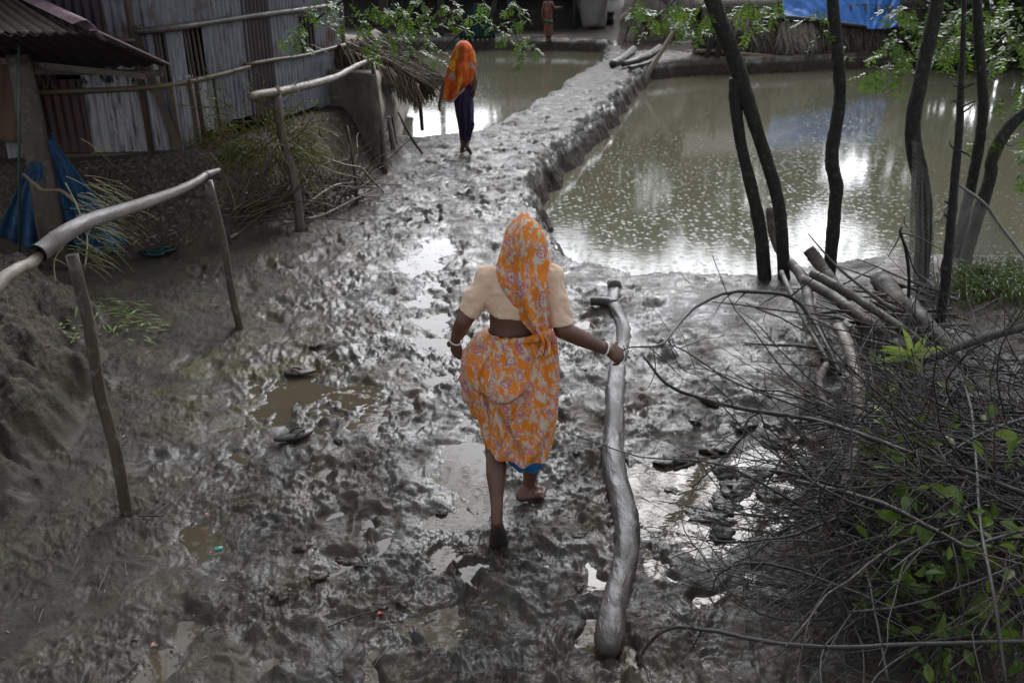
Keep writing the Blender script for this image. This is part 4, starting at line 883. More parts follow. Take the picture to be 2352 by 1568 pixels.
# grass tuft on the right bank
GRASS = leafmat('wet_bank_grass', (.045, .085, .022), (.12, .15, .05), 4, .3); m = MB(); rg = np.random.default_rng(41)
for i in range(1500):
    px = rg.normal(2300, 62); py = 652+rg.normal(0, 24)-(px-2300)*.05
    if px < 2170: continue
    p = G(px, py) if i % 6 == 0 else p+rg.normal(0, .05, 3)*[1, 1, 0]; d = np.array([rg.normal(0, .7), rg.normal(-.2, .6), 1]); L = rg.uniform(.05, .15); d /= np.linalg.norm(d); q = p+d*L*.6; e = q+(d+np.array([d[0], d[1], -.9]))*L*.35; s_ = np.cross(d, [0.3, 1, 0]); s_ /= np.linalg.norm(s_); w_ = .0045
    m.add([p-s_*w_, p+s_*w_, q+s_*w_*.9, q-s_*w_*.9, e], [(0, 1, 2, 3), (3, 2, 4)])
tag(m.build('bank_grass', GRASS, smooth=False), 'patch of low wet grass on the bank at the right edge', 'grass', kind='stuff')

# ------------------------------------------------------------------ firewood by the trees
def logthing(pts, w_, mat, label, name='firewood_log', sub=5, wob=.035, sides=12, group='firewood logs on the right bank', flare=1.0):
    P = [Q(x, y, h) for x, y, h in pts]; R = [rw(P[i], w_*(1+(flare-1)*(1-i/(len(P)-1)))) for i in range(len(P))]
    P, R = smooth_path(np.array(P), np.array(R), sub); R = R*(1+.13*np.array([float(fbm(i*.45, pts[0][0]*.17, 3)) for i in range(len(R))]))
    m = MB(); m.tube(P, R, sides, wob=wob); o = m.build(name, mat); bake(o, [('BEVEL', dict(width=.004, segments=2, limit_method='ANGLE'))]) if False else None
    return tag(o, label, 'log', group)
logthing([(1770,480,.57),(1778,540,.38),(1800,588,.25),(1835,625,.22),(1852,660,.22),(1862,715,.20),(1885,775,.18),(1905,830,.15),(1912,850,.10)], 24, FIREW, 'long crooked grey limb propped in the fork of the leaning tree')
logthing([(1850,645,.26),(1900,672,.26),(1955,712,.26),(2005,748,.25),(2050,775,.24),(2075,800,.2)], 26, FIREW, 'straight grey pole lying under the green barked pole')
logthing([(1866,628,.42),(1930,662,.40),(2000,706,.37),(2080,760,.33),(2130,800,.25)], 21, FIREW_G, 'green barked pole laid across the top of the firewood')
logthing([(1856,572,.40),(1872,592,.34),(1893,622,.27),(1920,660,.2),(1945,690,.14)], 30, FIREW, 'thick stub of pale bark poking up before the slim tree')
logthing([(2022,640,.32),(2050,680,.28),(2075,722,.22),(2095,760,.16)], 50, FIREW, 'thickest cut log of the heap with a pointed end')
logthing([(2088,692,.34),(2120,730,.34),(2160,772,.32),(2195,810,.28),(2230,850,.25)], 30, FIREW, 'split grey log running down beside the bare sapling')
logthing([(1925,752,.30),(1942,780,.30),(1958,825,.28),(1970,880,.24),(1975,905,.2)], 27, PALE_POLE, 'short pale barked billet standing out of the branches')
logthing([(1975,715,.22),(2020,765,.2),(2060,800,.2),(2085,850,.2)], 44, FIREW, 'stout half buried log under the grey pole')
logthing([(1898,838,.22),(1884,870,.2),(1886,905,.16),(1902,950,.12),(1920,990,.06)], 19, FIREW, 'bent root like branch hooking down to the white puddle')
logthing([(1972,895,.26),(1978,960,.24),(1968,1030,.22),(1948,1100,.2),(1930,1170,.18),(1905,1215,.1)], 30, FIREW, 'upright grey branch dropping through the middle of the brush')
logthing([(2110,760,.30),(2150,778,.30),(2200,812,.3),(2235,850,.28)], 18, FIREW_G, 'thin curved billet below the split grey log')
logthing([(1795,625,.40),(1820,680,.36),(1850,740,.3),(1885,800,.26),(1905,835,.22)], 11, FIREW_G, 'slender pale switch leaning on the left of the heap')
logthing([(2400,738,.42),(2300,765,.44),(2220,790,.44),(2150,818,.42),(2095,838,.38)], 19, BARK, 'thick black branch reaching in from the right edge')
ws = MB(); ws.tube([Q(2085,705,.25), D(2088,640,5.6), D(2080,570,5.55), D(2068,535,5.5), D(2072,520,5.5)], [.012, .011, .010, .011, .006], 6, sub=3, wob=.05); ws.tube([D(2068,535,5.5), D(2110,545,5.6), D(2165,575,6.0)], [.005, .005, .003], 4, sub=4); ws.tube([D(2068,540,5.5), D(2055,565,5.5), D(2040,588,5.5)], [.005, .004, .003], 4); ws.tube([D(2072,545,5.5), D(2085,575,5.5), D(2100,620,5.6), D(2130,650,5.7), D(2165,668,5.9)], [.005, .005, .005, .004, .003], 4, sub=3)
tag(ws.build('dead_switch', TWIG), 'thin dead switch sticking up from the firewood before the water', 'branch')
m = MB()
for i in range(9):
    p = Q(2092, 815, .50); d = np.array([math.cos(i*.75+.3), .3*math.sin(i*1.9), .35*math.sin(i*.75+.3)+.15]); m.leaf(p, d, np.array([.1*math.sin(i), -1, .6]), [.20, .16, .21, .18, .16, .18, .14, .13, .17][i], .045)
m.tube([p, p+[.03, .05, -.12], p+[.08, .1, -.3]], .004, 5)
tag(m.build('leafy_sprig', leafmat('bright_willow_leaf', (.20, .30, .045), (.33, .42, .10), 4, .35), smooth=False), 'sprig of long bright yellow green leaves on the brush', 'leaves')

# ------------------------------------------------------------------ brush pile, bottom right
def hp(px, py):                          # height of the pile's back under a surveyed point
    return .10+.55*math.exp(-(((px-2350)/430)**2+((py-1080)/330)**2))
LONG = [([(1470,797,.78),(1520,790,.74),(1560,745,.72),(1600,705,.70),(1660,675,.66),(1720,668,.6),(1790,675,.5),(1832,692,.42),(1870,735,.34),(1905,800,.28),(1930,860,.22)], 9, 'arching twig bowed over the mud between the held twig and the firewood'),
 ([(1480,820,.6),(1530,880,.5),(1600,910,.42),(1700,935,.42),(1800,950,.45),(1900,972,.5),(2010,1010,.55),(2150,1060,.6),(2360,1135,.62)], 11, 'longest straight branch crossing the whole brush to the right edge'),
 ([(1465,1530,.10),(1480,1490,.16),(1510,1455,.24),(1560,1435,.30),(1640,1447,.34),(1750,1468,.38),(1900,1480,.42),(2100,1476,.45),(2370,1472,.48)], 10, 'lowest long branch running level along the bottom of the brush'),
 ([(1635,1360,.06),(1650,1318,.12),(1700,1292,.2),(1770,1290,.25),(1850,1312,.3),(1950,1350,.34),(2060,1400,.38)], 7, 'hooked thin branch above the lowest long one'),
 ([(2375,1212,.62),(2290,1235,.62),(2228,1256,.6),(2150,1215,.58),(2050,1165,.55),(1940,1130,.5),(1830,1105,.4)], 12, 'pale forked branch at the right edge with a bark scar'),
 ([(1590,1120,.10),(1650,1060,.2),(1700,1010,.3),(1720,960,.38),(1760,940,.4)], 6, 'bow shaped twig over the left end of the white puddle'),
 ([(1625,1240,.10),(1700,1245,.2),(1790,1235,.3),(1880,1205,.36),(1960,1170,.4),(2060,1100,.46)], 8, 'rising branch through the lower white puddle'),
 ([(2040,1300,.4),(2050,1210,.46),(2090,1120,.52),(2160,1040,.58),(2260,985,.62),(2370,955,.62)], 8, 'curved branch sweeping up through the green leaves'),
 ([(1500,785,.6),(1560,800,.55),(1640,850,.42),(1720,890,.38),(1800,900,.36),(1880,930,.34)], 5, 'faint twig trailing behind the white puddle'),
 ([(2345,1290,.6),(2260,1330,.58),(2150,1375,.52),(2050,1400,.45),(1950,1405,.4)], 7, 'dark branch lying over the lower leaves'),
 ([(2200,840,.45),(2230,930,.55),(2245,1040,.6),(2255,1180,.62),(2280,1340,.6),(2310,1568,.45)], 9, 'upright dark branch dropping along the right side'),
 ([(1905,1215,.2),(1960,1240,.3),(1990,1320,.36),(2010,1420,.36),(2040,1568,.3)], 8, 'branch falling to the bottom edge through the lower leaves')]
gk = 'long branches of the brush pile'; rgb = np.random.default_rng(51)
for pts, w_, lb in LONG:
    P = [Q(x, y, h) for x, y, h in pts]; R = [rw(P[i], w_)*(.45+.55*min(1, (i+1)/5)) for i in range(len(P))]
    P, R = smooth_path(np.array(P), np.array(R), 6); P = P+np.cumsum(rgb.normal(0, .0016, P.shape), 0)*np.sin(np.linspace(0, math.pi, len(P)))[:, None]
    m = MB(); m.tube(P, R, 7, wob=.04)
    for k in range(7):
        i = int(rgb.integers(2, len(P)-3)); d = (P[i+1]-P[i-1]); d /= np.linalg.norm(d); d = d*(-.5)+rgb.normal(0, .6, 3); d /= np.linalg.norm(d); B = [P[i]]
        L = rgb.uniform(.1, .34)
        for j in range(5): d = d+rgb.normal(0, .12, 3)+[0, 0, -.10]; d /= np.linalg.norm(d); B.append(B[-1]+d*L/5)
        m.tube(B, np.linspace(R[i]*.55, .0015, 6), 4, cap=False, sub=2)
    tag(m.build('dead_branch', TWIG), lb.replace('woman s hand', 'hand of the near woman'), 'branch', gk)
bp = thing('brush_pile', G(2250, 1100), 'dense tangle of thin dark twigs heaped at the right with green leaves caught in it', 'brush pile')
def tangle(n, seed, mat, r, L, name, px=(2290, 190), py=(1090, 190), lim=1690):
    rg = np.random.default_rng(seed); m = MB()
    for i in range(n):
        x = rg.normal(*px); y = rg.normal(*py)
        if y > 1420: x = max(x, 2150)
        if x < lim+max(0, (900-y))*1.0 or y < 790 or (x < 1850 and y < 1150 and rg.random() < .75): continue
        h = hp(x, y); p = Q(x, y, rg.uniform(.03, 1.0)*h+.02); an = rg.normal(math.pi, .9) if rg.random() < .8 else rg.uniform(0, 6.28)
        d = np.array([math.cos(an), math.sin(an), rg.normal(0, .28)]); d /= np.linalg.norm(d); ll = rg.uniform(*L); B = [p]; c = rg.normal(0, .10, 3)
        for j in range(7): d = d+rg.normal(0, .15, 3)+c+[0, 0, -.03]; d /= np.linalg.norm(d); q = B[-1]+d*ll/7; q[2] = max(q[2], .015); B.append(q)
        rr0 = rg.uniform(*r); m.tube(B, np.linspace(rr0, rr0*.3, 8), 4, cap=False, sub=2)
        for k in range(int(rg.integers(0, 4))):
            b = B[int(rg.integers(2, 7))]; e = d+rg.normal(0, .8, 3); e /= np.linalg.norm(e); C = [b]
            for j in range(4): e = e+rg.normal(0, .15, 3); e /= np.linalg.norm(e); C.append(C[-1]+e*ll*.09)
            m.tube(C, np.linspace(rr0*.5, .0008, 5), 3, cap=False)
    return tag(m.build(name, mat, bp), kind='stuff')
tangle(800, 61, TWIG, (.003, .0085), (.45, 1.25), 'twigs')
tangle(260, 62, STICK, (.002, .006), (.4, 1.0), 'brown_twigs')
tangle(90, 65, FIREW, (.003, .008), (.4, 1.1), 'grey_twigs')
tangle(95, 63, TWIG, (.0015, .003), (.25, .7), 'fine_twigs', (1860, 130), (1290, 110), 1620)
tangle(40, 66, TWIG, (.0015, .003), (.2, .6), 'fine_twigs', (1720, 90), (980, 110), 1560)
rgk = np.random.default_rng(68); m = MB()
for i in range(34):
    x, y = rgk.uniform(1900, 2260), rgk.uniform(690, 860); p = G(x, y, rgk.uniform(.03, .28)); an = rgk.normal(2.3, .55); d = np.array([math.cos(an), math.sin(an), rgk.normal(.02, .12)]); L = rgk.uniform(.3, .9); B = [p]
    for j in range(5): d = d+rgk.normal(0, .09, 3); d /= np.linalg.norm(d); B.append(B[-1]+d*L/5)
    m.tube(B, np.linspace(rgk.uniform(.007, .016), .004, 6), 6, sub=2, wob=.06)
tag(m.build('heaped_sticks', FIREW, bp), kind='stuff')
LV = leafmat('broad_green_leaf', (.028, .080, .014), (.17, .25, .035), 7, .3); rg = np.random.default_rng(64); m = MB()
for cx, cy, n, sx, sy in ((2085,1150,75,60,110),(2030,930,24,28,50),(2060,1030,26,40,40),(2180,1330,60,80,70),(2300,1450,24,40,40),(2140,1480,22,50,40),(2230,1250,36,60,50),(2080,1290,26,50,50),(2010,1330,14,40,50),(2310,1000,16,50,60),(2200,960,12,50,50)):
    for i in range(int(n*1.35)):
        x = rg.normal(cx, sx); y = rg.normal(cy, sy); p = Q(x, y, hp(x, y)*rg.uniform(.5, 1.25)+.03); L = rg.uniform(.045, .10)
        m.leaf(p, rg.normal(0, 1, 3)+[0, 0, -.5], rg.normal(0, .7, 3)+[0, -.5, .8], L, L*rg.uniform(.38, .55), .18)
m.build('caught_leaves', LV, bp, smooth=False)
m = MB(); m.bar(G(2352,765,.40), G(2335,770,.40), .02, .02); tag(m.build('blue_rag', plain('bright_blue_rag', (.02, .10, .45), rough=.6)), 'scrap of bright blue rag on the black branch at the right edge', 'rag')
m = MB(); hold = [D(1398,803,3.86), D(1425,806,3.86), D(1450,797,3.9), D(1490,797,4.0), D(1540,795,4.1)]
m.tube(hold+[D(1600,770,4.3)], [.003, .0035, .004, .0035, .003, .002], 5, sub=4)
m.tube([D(1432,793,3.87), D(1438,812,3.85), D(1447,822,3.85)], .0025, 4, sub=3)
for pts in ([(1490,797),(1530,830),(1570,870),(1610,885)], [(1500,797),(1505,850),(1490,890)], [(1540,795),(1560,840),(1590,860)], [(1520,796),(1540,770),(1560,745),(1570,715)]): m.tube([D(x, y, 4.05+.1*i) for i, (x, y) in enumerate(pts)], [.003, .0025, .002, .0015][:len(pts)], 4, sub=4)
tag(m.build('held_twig', TWIG), 'thin forked twig held in the right hand of the near woman', 'twig')
# ------------------------------------------------------------------ far shore
def FS(px, py): return G(px, py)
PALM = wood('dry_palm_thatch', (.13, .115, .09), (.05, .042, .034), 6, .8, .01, .15, 2)
PALM_L = wood('pale_dry_palm', (.27, .245, .20), (.13, .115, .09), 8, .8, .01, .15, 2)
HUTD = wood('dark_reed_wall', (.040, .035, .031), (.018, .016, .015), 4, .8, .02, .15, 2)
def far_hut(name, label, pl, pr, hgt, roof_over, depth, mats, seed, fringe=True):
    a = FS(*pl); b = FS(*pr); t = (b-a)[:2]; L = np.linalg.norm(t); t /= L; nrm = np.array([t[1], -t[0]]); root = thing(name, (a+b)/2, label, 'hut')
    z0 = min(a[2], b[2])-.3; bk = lambda p: np.array([p[0]-nrm[0]*depth, p[1]-nrm[1]*depth])
    m = MB(); q = [a[:2], b[:2], bk(b), bk(a)]; m.prism([(*p, z0) for p in q], [(*p, z0+.3+hgt) for p in q]); m.build('wall', mats[0], root, smooth=False)
    zt = z0+.3+hgt; m = MB(); f = [a[:2]+nrm*roof_over-t*roof_over, b[:2]+nrm*roof_over+t*roof_over]; mid = [(a[:2]+bk(a))/2-t*roof_over, (b[:2]+bk(b))/2+t*roof_over]; r_ = [bk(a)-nrm*roof_over-t*roof_over, bk(b)-nrm*roof_over+t*roof_over]
    rows = []
    for v in np.linspace(0, 1, 9):
        e0, e1 = (f[0]*(1-2*v)+mid[0]*2*v, f[1]*(1-2*v)+mid[1]*2*v) if v <= .5 else (mid[0]*(2-2*v)+r_[0]*(2*v-1), mid[1]*(2-2*v)+r_[1]*(2*v-1))
        rows.append([(*(e0*(1-u)+e1*u), zt-.25+.8*(1-abs(2*v-1))+.06*float(fbm(u*9, v*7+seed, 2))) for u in np.linspace(0, 1, 26)])
    m.loft(rows, close=False); o = m.build('thatch_roof', mats[1], root); bake(o, [('SOLIDIFY', dict(thickness=.18))])
    rg = np.random.default_rng(seed)
    for k in range(3):
        p = a[:2]+(b-a)[:2]*(.1+.4*k)+nrm*(roof_over-.1); m = MB(); m.tube([(*p, ground(*p)-.1), (*p, zt)], .06, 8, wob=.04); m.build('post', HUTD, root)
    return root
far_hut('thatched_hut', 'dark open fronted hut across the left pond with a teal net hung on it', (972, 68), (1345, 62), 1.6, .9, 3.2, (HUTD, PALM), 3)
far_hut('thatched_hut', 'dark low hut furthest left across the pond behind the hanging leaves', (690, 54), (966, 60), 1.6, .7, 3.0, (HUTD, PALM), 4)
def far_trunk(bx, by, tx, w_, label):
    a = FS(bx, by); b = D(tx, -40, a[1]); m = MB(); m.tube([a-[0, 0, .2], (a+b)/2+[.05, 0, 0], b, b+(b-a)*1.2], [rw(a, w_), rw(a, w_*.8), rw(a, w_*.8), rw(a, w_*.6)], 10, sub=4, wob=.04); return tag(m.build('tree_trunk', BARK), label, 'trunk', 'bare trunks across the left pond')
far_trunk(884, 106, 876, 24, 'stout dark trunk on the far shore nearest the tin house corner'); far_trunk(1010, 80, 1008, 18, 'dark trunk on the far shore left of the teal net')
tn = MT('teal_nylon_net'); _v = tn.noise(2, 4, .6); tn.set(Base__Color=tn.ramp(_v, [(.3, (.012, .035, .042)), (.7, (.022, .075, .085))]), Roughness=.7)
nt_ = thing('teal_net', FS(1095, 80), 'teal net hanging in a tent shape before the dark hut across the left pond', 'net'); ap = D(1098, 8, FS(1095, 84)[1]-.6)
drape(ap, [FS(1052, 88), FS(1080, 90), FS(1110, 90), FS(1138, 86)], 'net_fold', tn.m, nt_, 8, .08, neck=.12)
SACK = plain('grey_tarpaulin', (.20, .185, .17), (.13, .12, .11), 2.2, .6, .03)
sk = FS(1362, 66); m = MB(); rows = []
for v in np.linspace(0, 1, 16):
    z = sk[2]+2.2*(1-v)+.05; hw_ = .62*(1-.35*v**3); rows.append([(sk[0]+hw_*(1+.06*math.sin(5*t+9*v))*math.cos(t)+.05*math.sin(v*7), sk[1]+.3*(1+.1*math.sin(3*t+6*v))*math.sin(t), z+.07*math.sin(t*3)*v) for t in np.linspace(0, 2*math.pi, 30, endpoint=False)])
m.loft(rows); tag(m.build('hanging_tarpaulin', SACK), 'bulging grey tarpaulin hung on the far shore left of the dark drum', 'tarpaulin')
dk = FS(1393, 56); m = MB(); m.loft([[(dk[0]+.29*k*math.cos(t), dk[1]+.29*k*math.sin(t), dk[2]+z) for t in np.linspace(0, 6.283, 22, endpoint=False)] for z, k in ((0, .93), (.03, 1), (.18, 1), (.2, 1.04), (.22, 1), (.40, 1), (.42, 1.05), (.45, 1.0), (.44, .9), (.35, .88))]); tag(m.build('dark_drum', plain('black_drum', (.012, .012, .013), rough=.5)), 'squat black drum standing at the top of the muddy far slope', 'drum')
wl = FS(1412, 92); wr = FS(1560, 82); m = MB(); rows = []
for v in np.linspace(0, 1, 22):
    r = []
    for u in np.linspace(0, 1, 44):
        p = wl*(1-u)+wr*u; z = wl[2]-.25+2.4*v*(1-.25*u); o_ = .22*float(fbm(u*4, v*3+2, 3)); r.append((p[0]+.48*v*(1-u)+o_*.3, p[1]+.9*v**1.3-o_, z))
    rows.append(r)
m.loft(rows, close=False); o = m.build('earth_wall', DAUB); bake(o, [('SOLIDIFY', dict(thickness=.8, offset=1))]); tag(o, 'sloping grey earth wall at the far end of the causeway', 'wall')
RED = plain('faded_red_cloth', (.19, .055, .05), (.10, .03, .03), 3, .85, .01)
for px, y0, y1, w_, lb in ((1487, 40, 84, 14, 'smaller faded red cloth hanging on the far earth wall'), (1603, 8, 72, 26, 'faded red cloth hanging beside the palm thatch wall')):
    p = FS(px, 96); Y = p[1]-.25; rows = [[D(px-w_/2+w_*u+2*math.sin(v*5), y0+(y1-y0)*v+3*math.sin(u*6), Y-.06*math.sin(u*12+v*2)) for u in np.linspace(0, 1, 16)] for v in np.linspace(0, 1, 12)]
    m = MB(); m.loft(rows, close=False); o = m.build('hanging_cloth', RED); bake(o, [('SOLIDIFY', dict(thickness=.01))]); tag(o, lb, 'cloth')
# causeway end: logs, forked pole, planks
def farlog(pts, w_, label, mat=LOGM):
    P = [G(x, y)+[0, 0, .10] for x, y in pts]; m = MB(); m.tube(P, [rw(p, w_)*(1+.12*math.sin(3*i)) for i, p in enumerate(P)], 10, sub=4, wob=.05); return tag(m.build('driftwood_log', mat), label, 'log', 'logs at the far end of the causeway')
farlog([(1405, 157), (1425, 146), (1442, 132), (1455, 121)], 15, 'left hand short log at the far end of the causeway')
farlog([(1430, 157), (1455, 150), (1470, 142), (1492, 133), (1515, 116)], 13, 'longest bent log at the far end of the causeway')
farlog([(1445, 166), (1475, 158), (1500, 150)], 8, 'thin slick stick in front of the far causeway logs')
a = Q(1469, 214, WATER-.1); Yf = Q(1466, 200, WATER)[1]; m = MB(); m.tube([D(1473, 196, Yf), D(1500, 150, Yf+.3), D(1530, 102, Yf+.6), D(1560, 50, Yf+.9)], [.055, .06, .055, .045], 8, sub=4, wob=.04); m.tube([D(1466, 216, Yf), D(1463, 205, Yf), D(1464, 188, Yf)], [.05, .055, .05], 7); tag(m.build('forked_pole', STICK_P), 'long forked pole leaning over the far end of the causeway', 'pole')
jt = thing('plank_jetty', Q(1560, 158, WATER), 'two wet grey planks on stakes at the edge of the far bank', 'jetty')
for pts, z in ((((1505, 150), (1600, 146)), -.12), (((1505, 164), (1618, 156)), -.26)):
    a, b = Q(*pts[0], z), Q(*pts[1], z); m = MB(); m.bar(a, (a+b)/2+[0, 0, -.02], .22, .09); m.bar((a+b)/2+[.002, 0, -.02], b, .2, .088); m.build('plank', LOGM, jt, smooth=False)
for px, y0, y1 in ((1526, 144, 180), (1619, 134, 160)):
    a = Q(px, y1, WATER-.2); m = MB(); m.tube([a, D(px, y0, a[1])], .05, 7); m.build('stake', STICK, jt)
# palm thatch house with the blue tarpaulin
ph = thing('palm_thatch_house', Q(1870, 128, -.2), 'low palm thatch house under a blue tarpaulin across the right pond', 'house')
YH = 27.6
def H(px, py, dy=0.0): return D(px, py, YH+(px-1740)*.0045+dy)
m = MB(); rows = []
for v in np.linspace(0, 1, 12): rows.append([H(1600+u*700, 20+v*118, .2*float(fbm(u*9, v*3, 2))) for u in np.linspace(0, 1, 60)])
m.loft(rows, close=False); o = m.build('wall', HUTD, ph); bake(o, [('SOLIDIFY', dict(thickness=.3, offset=1))])
rg = np.random.default_rng(71)
def fringe(name, mat, n, x0, x1, y0, y1, L, dy, wd=.045):
    m = MB()
    for i in range(n):
        p = H(rg.uniform(x0, x1), rg.uniform(y0, y1), dy-.2*rg.random()); d = np.array([rg.normal(0, .25), -.35, -1]); d /= np.linalg.norm(d); l = rg.uniform(*L); w_ = rg.uniform(.3, 1)*wd; s_ = np.array([1, .2, 0])*w_
        q = p+d*l*.5+[rg.normal(0, .05), 0, 0]; e = p+(d+[rg.normal(0, .1), .25, 0])*l; m.add([p-s_*.6, p+s_*.6, q+s_, q-s_, e], [(0, 1, 2, 3), (3, 2, 4)])
    m.build(name, mat, ph, smooth=False)
fringe('palm_thatch', PALM, 1500, 1615, 2190, 10, 70, (.35, 1.1), -.25); fringe('palm_thatch', PALM, 500, 1640, 2120, 65, 100, (.3, .7), -.3)
fringe('pale_thatch_bunch', PALM_L, 420, 1792, 1868, 50, 78, (.35, .85), -.55); fringe('pale_thatch_bunch', PALM_L, 130, 1620, 1720, 25, 70, (.3, .8), -.5)
tp = MT('blue_tarpaulin'); _n = tp.noise(.9, 4, .6); tp.set(Base__Color=tp.ramp(_n, [(.3, (.028, .13, .46)), (.7, (.075, .26, .66))]), Roughness=.35)
rows = []; X0, X1 = 1797, 2068
for v in np.linspace(0, 1, 50):
    r = []
    for u in np.linspace(0, 1, 110):
        yb = np.interp(u, [0, .2, .45, .75, .9, 1], [44, 48, 56, 68, 66, 60]); px = X0+(X1-X0)*u+(1-v)*6*math.sin(u*9); y = -60+(yb+60)*v
        rad_ = math.hypot((u-.72)*2.2, v-1.25); an = math.atan2(v-1.25, (u-.72)*2.2)
        f = .16*math.sin(an*19+3*rad_)*min(1, rad_*1.6)+.10*math.sin(an*41+u*7)*min(1, rad_)+.15*float(fbm(u*7, v*4, 3))+.10*math.sin(v*17+u*15)*math.exp(-((u-.25)/.2)**2)
        r.append(H(px, y, -.85+(1-v)*1.3+f*.22)+np.array([0, 0, .0]))
    rows.append(r)
m = MB(); m.loft(rows, close=False); o = m.build('tarpaulin', tp.m, ph); bake(o, [('SOLIDIFY', dict(thickness=.01))])
m = MB(); m.tube([H(1735, 32, -.9), H(1800, 38, -.95), H(1880, 47, -.95), H(1990, 62, -.9)], .045, 7, sub=3, wob=.04); m.build('eave_pole', STICK, ph)
m = MB(); rows = [[H(1600+u*640, -30-v*60, -.3+v*2.6+.1*float(fbm(u*9, v*3, 2))) for u in np.linspace(0, 1, 40)] for v in np.linspace(0, 1, 8)]; rows = [[p*[1, 1, 0]+[0, 0, 1.25+1.3*v] for p in r] for v, r in zip(np.linspace(0, 1, 8), rows)]
m.loft(rows, close=False); o = m.build('roof', PALM, ph); bake(o, [('SOLIDIFY', dict(thickness=.15))])
m = MB(); m.tube([H(1600, 117, -1.1), H(1700, 124, -1.1), H(1800, 133, -1.1), H(1908, 140, -1.1), H(2010, 141, -1.1), H(2120, 137, -1.1), H(2180, 134, -1.1)], .055, 8, sub=4, wob=.02); br_ = wood('brown_far_bamboo', (.24, .165, .10), (.13, .09, .06), 4, .5, .003, .2, 0); m.build('bottom_pole', br_, ph)
# roots of the far bank between the planks and the house
m = MB()
for pts in ([(1652,62),(1668,108),(1690,150)], [(1640,60),(1632,100),(1618,140)], [(1655,95),(1648,125),(1640,150)], [(1700,70),(1690,110),(1680,140)], [(1660,20),(1655,70),(1652,100)]): m.tube([D(x, y, 25.8) for x, y in pts], [.10, .08, .06], 7, sub=3, wob=.06)
tag(m.build('tangled_roots', BARK), 'tangle of dark roots on the far bank between planks and palm thatch house', 'roots')
# tree belt behind the far shore (its tops stand above the frame and fill the pond with their reflection)
def belt_proto(seed, H_, W_, n, q):
    rg = np.random.default_rng(seed); root = thing('far_tree', (0, 0, 0), 'tall dull green tree of the belt behind the far shore', 'tree', 'far tree belt')
    m = MB(); m.tube([(0, 0, -.3), (.1, 0, H_*.3), (-.1, .1, H_*.6), (0, 0, H_*.85)], [.22, .18, .12, .05], 8, sub=3)
    for k in range(6): a = rg.uniform(0, 6.28); z = H_*rg.uniform(.3, .6); m.tube([(0, 0, z), (W_*.3*math.cos(a), W_*.3*math.sin(a), z+H_*.12), (W_*.7*math.cos(a), W_*.7*math.sin(a), z+H_*.2)], [.09, .06, .02], 6)
    m.build('trunk', BARK, root); m = MB(); cl_ = [(rg.normal(0, W_*.45), rg.normal(0, W_*.45), H_*rg.uniform(.32, .97)) for _ in range(26)]
    for i in range(n):
        c = np.array(cl_[rg.integers(len(cl_))]); p = c+rg.normal(0, W_*.17, 3); d = rg.normal(0, 1, 3); d /= np.linalg.norm(d); e = np.cross(d, rg.normal(0, 1, 3)); e /= np.linalg.norm(e); s_ = q*rg.uniform(.6, 1.4)
        m.add([p, p+d*s_*.5+e*s_*.28, p+d*s_, p+d*s_*.5-e*s_*.28], [(0, 1, 2, 3)])
    m.build('crown', LF_F, root, smooth=False); return root
def dup(root, loc, rz, sc):
    r = root.copy(); COL.objects.link(r); r.location = loc; r.rotation_euler = (0, 0, rz); r.scale = sc
    for ch in list(root.children): c = ch.copy(); COL.objects.link(c); c.parent = r
    return r
protos = [belt_proto(81, 10, 3.0, 2600, .5), belt_proto(82, 10, 2.4, 2200, .45)]
BELT = [(-22, 44, 9), (-17.5, 46, 9.5), (-13.5, 44, 8.5), (-9.8, 45, 7.5), (.6, 45, 9.0), (3.6, 44, 8.2), (6.2, 45, 9.8), (8.8, 42, 7.5), (11.0, 44, 9.5), (13.6, 42, 8.0), (16.2, 40, 7.2), (18.6, 39, 9.5), (20.8, 37, 13.0), (22.6, 34, 14), (24.5, 31, 14), (26.5, 27, 13.5), (27, 22, 12), (25, 17, 11), (-7.5, 15.5, 8.5), (-11, 14.5, 9), (-14.5, 16, 9), (4.9, 46, 10.2), (5.0, 50, 9.5), (15, 47, 9.0), (15.8, 31, 11), (17.8, 33.5, 12.5), (10, 50, 10.5)]  # the three close behind the tin house are added unseen to block light
for i, (x, y, h_) in enumerate(BELT):
    loc = (x, y, ground(x, y)-.05); s_ = h_/10; p = protos[i % 2]
    if i < 2: p.location = loc; p.scale = (s_, s_, s_)
    else: dup(p, loc, i*1.3, (s_*1.05, s_*1.05, s_))

for i, (x, y, h_, lb) in enumerate(((12.8, 27.5, 4.2, 'dark green shrub against the right end of the palm thatch house'), (15.0, 27.5, 5.0, 'dark green shrub on the far bank behind the curved tree'), (17.4, 27.0, 5.5, 'dark green shrub at the right edge of the far bank'))):
    r = dup(protos[i % 2], (x, y, ground(x, y)-h_*.28), i*2.1, (h_/10*1.3, h_/10*1.1, h_/10)); r.name = 'shrub'; r['label'] = lb; r['category'] = 'shrub'; r['group'] = 'shrubs on the far right bank'
rgc = np.random.default_rng(95); ct = thing('unseen_shade_tree', (-5.2, 3.4, 0), 'unseen leafy tree added to darken the left side of the mud yard', 'tree'); m = MB(); m.tube([(-5.2, 3.4, -.2), (-5.0, 3.3, 2), (-4.6, 3.2, 4.2), (-4.2, 3.0, 5.6)], [.2, .17, .13, .07], 10, sub=4)  # tree out of view, added so its crown shades the left mud
for a in range(7): m.tube([(-4.8, 3.3, 3.2+.25*a), (-4.2+1.0*math.cos(a*.9), 3.2+1.0*math.sin(a*.9), 4.2+.2*a), (-4.0+2.2*math.cos(a*.9), 3.2+2.2*math.sin(a*.9), 4.8+.1*a)], [.08, .05, .02], 6, sub=3)
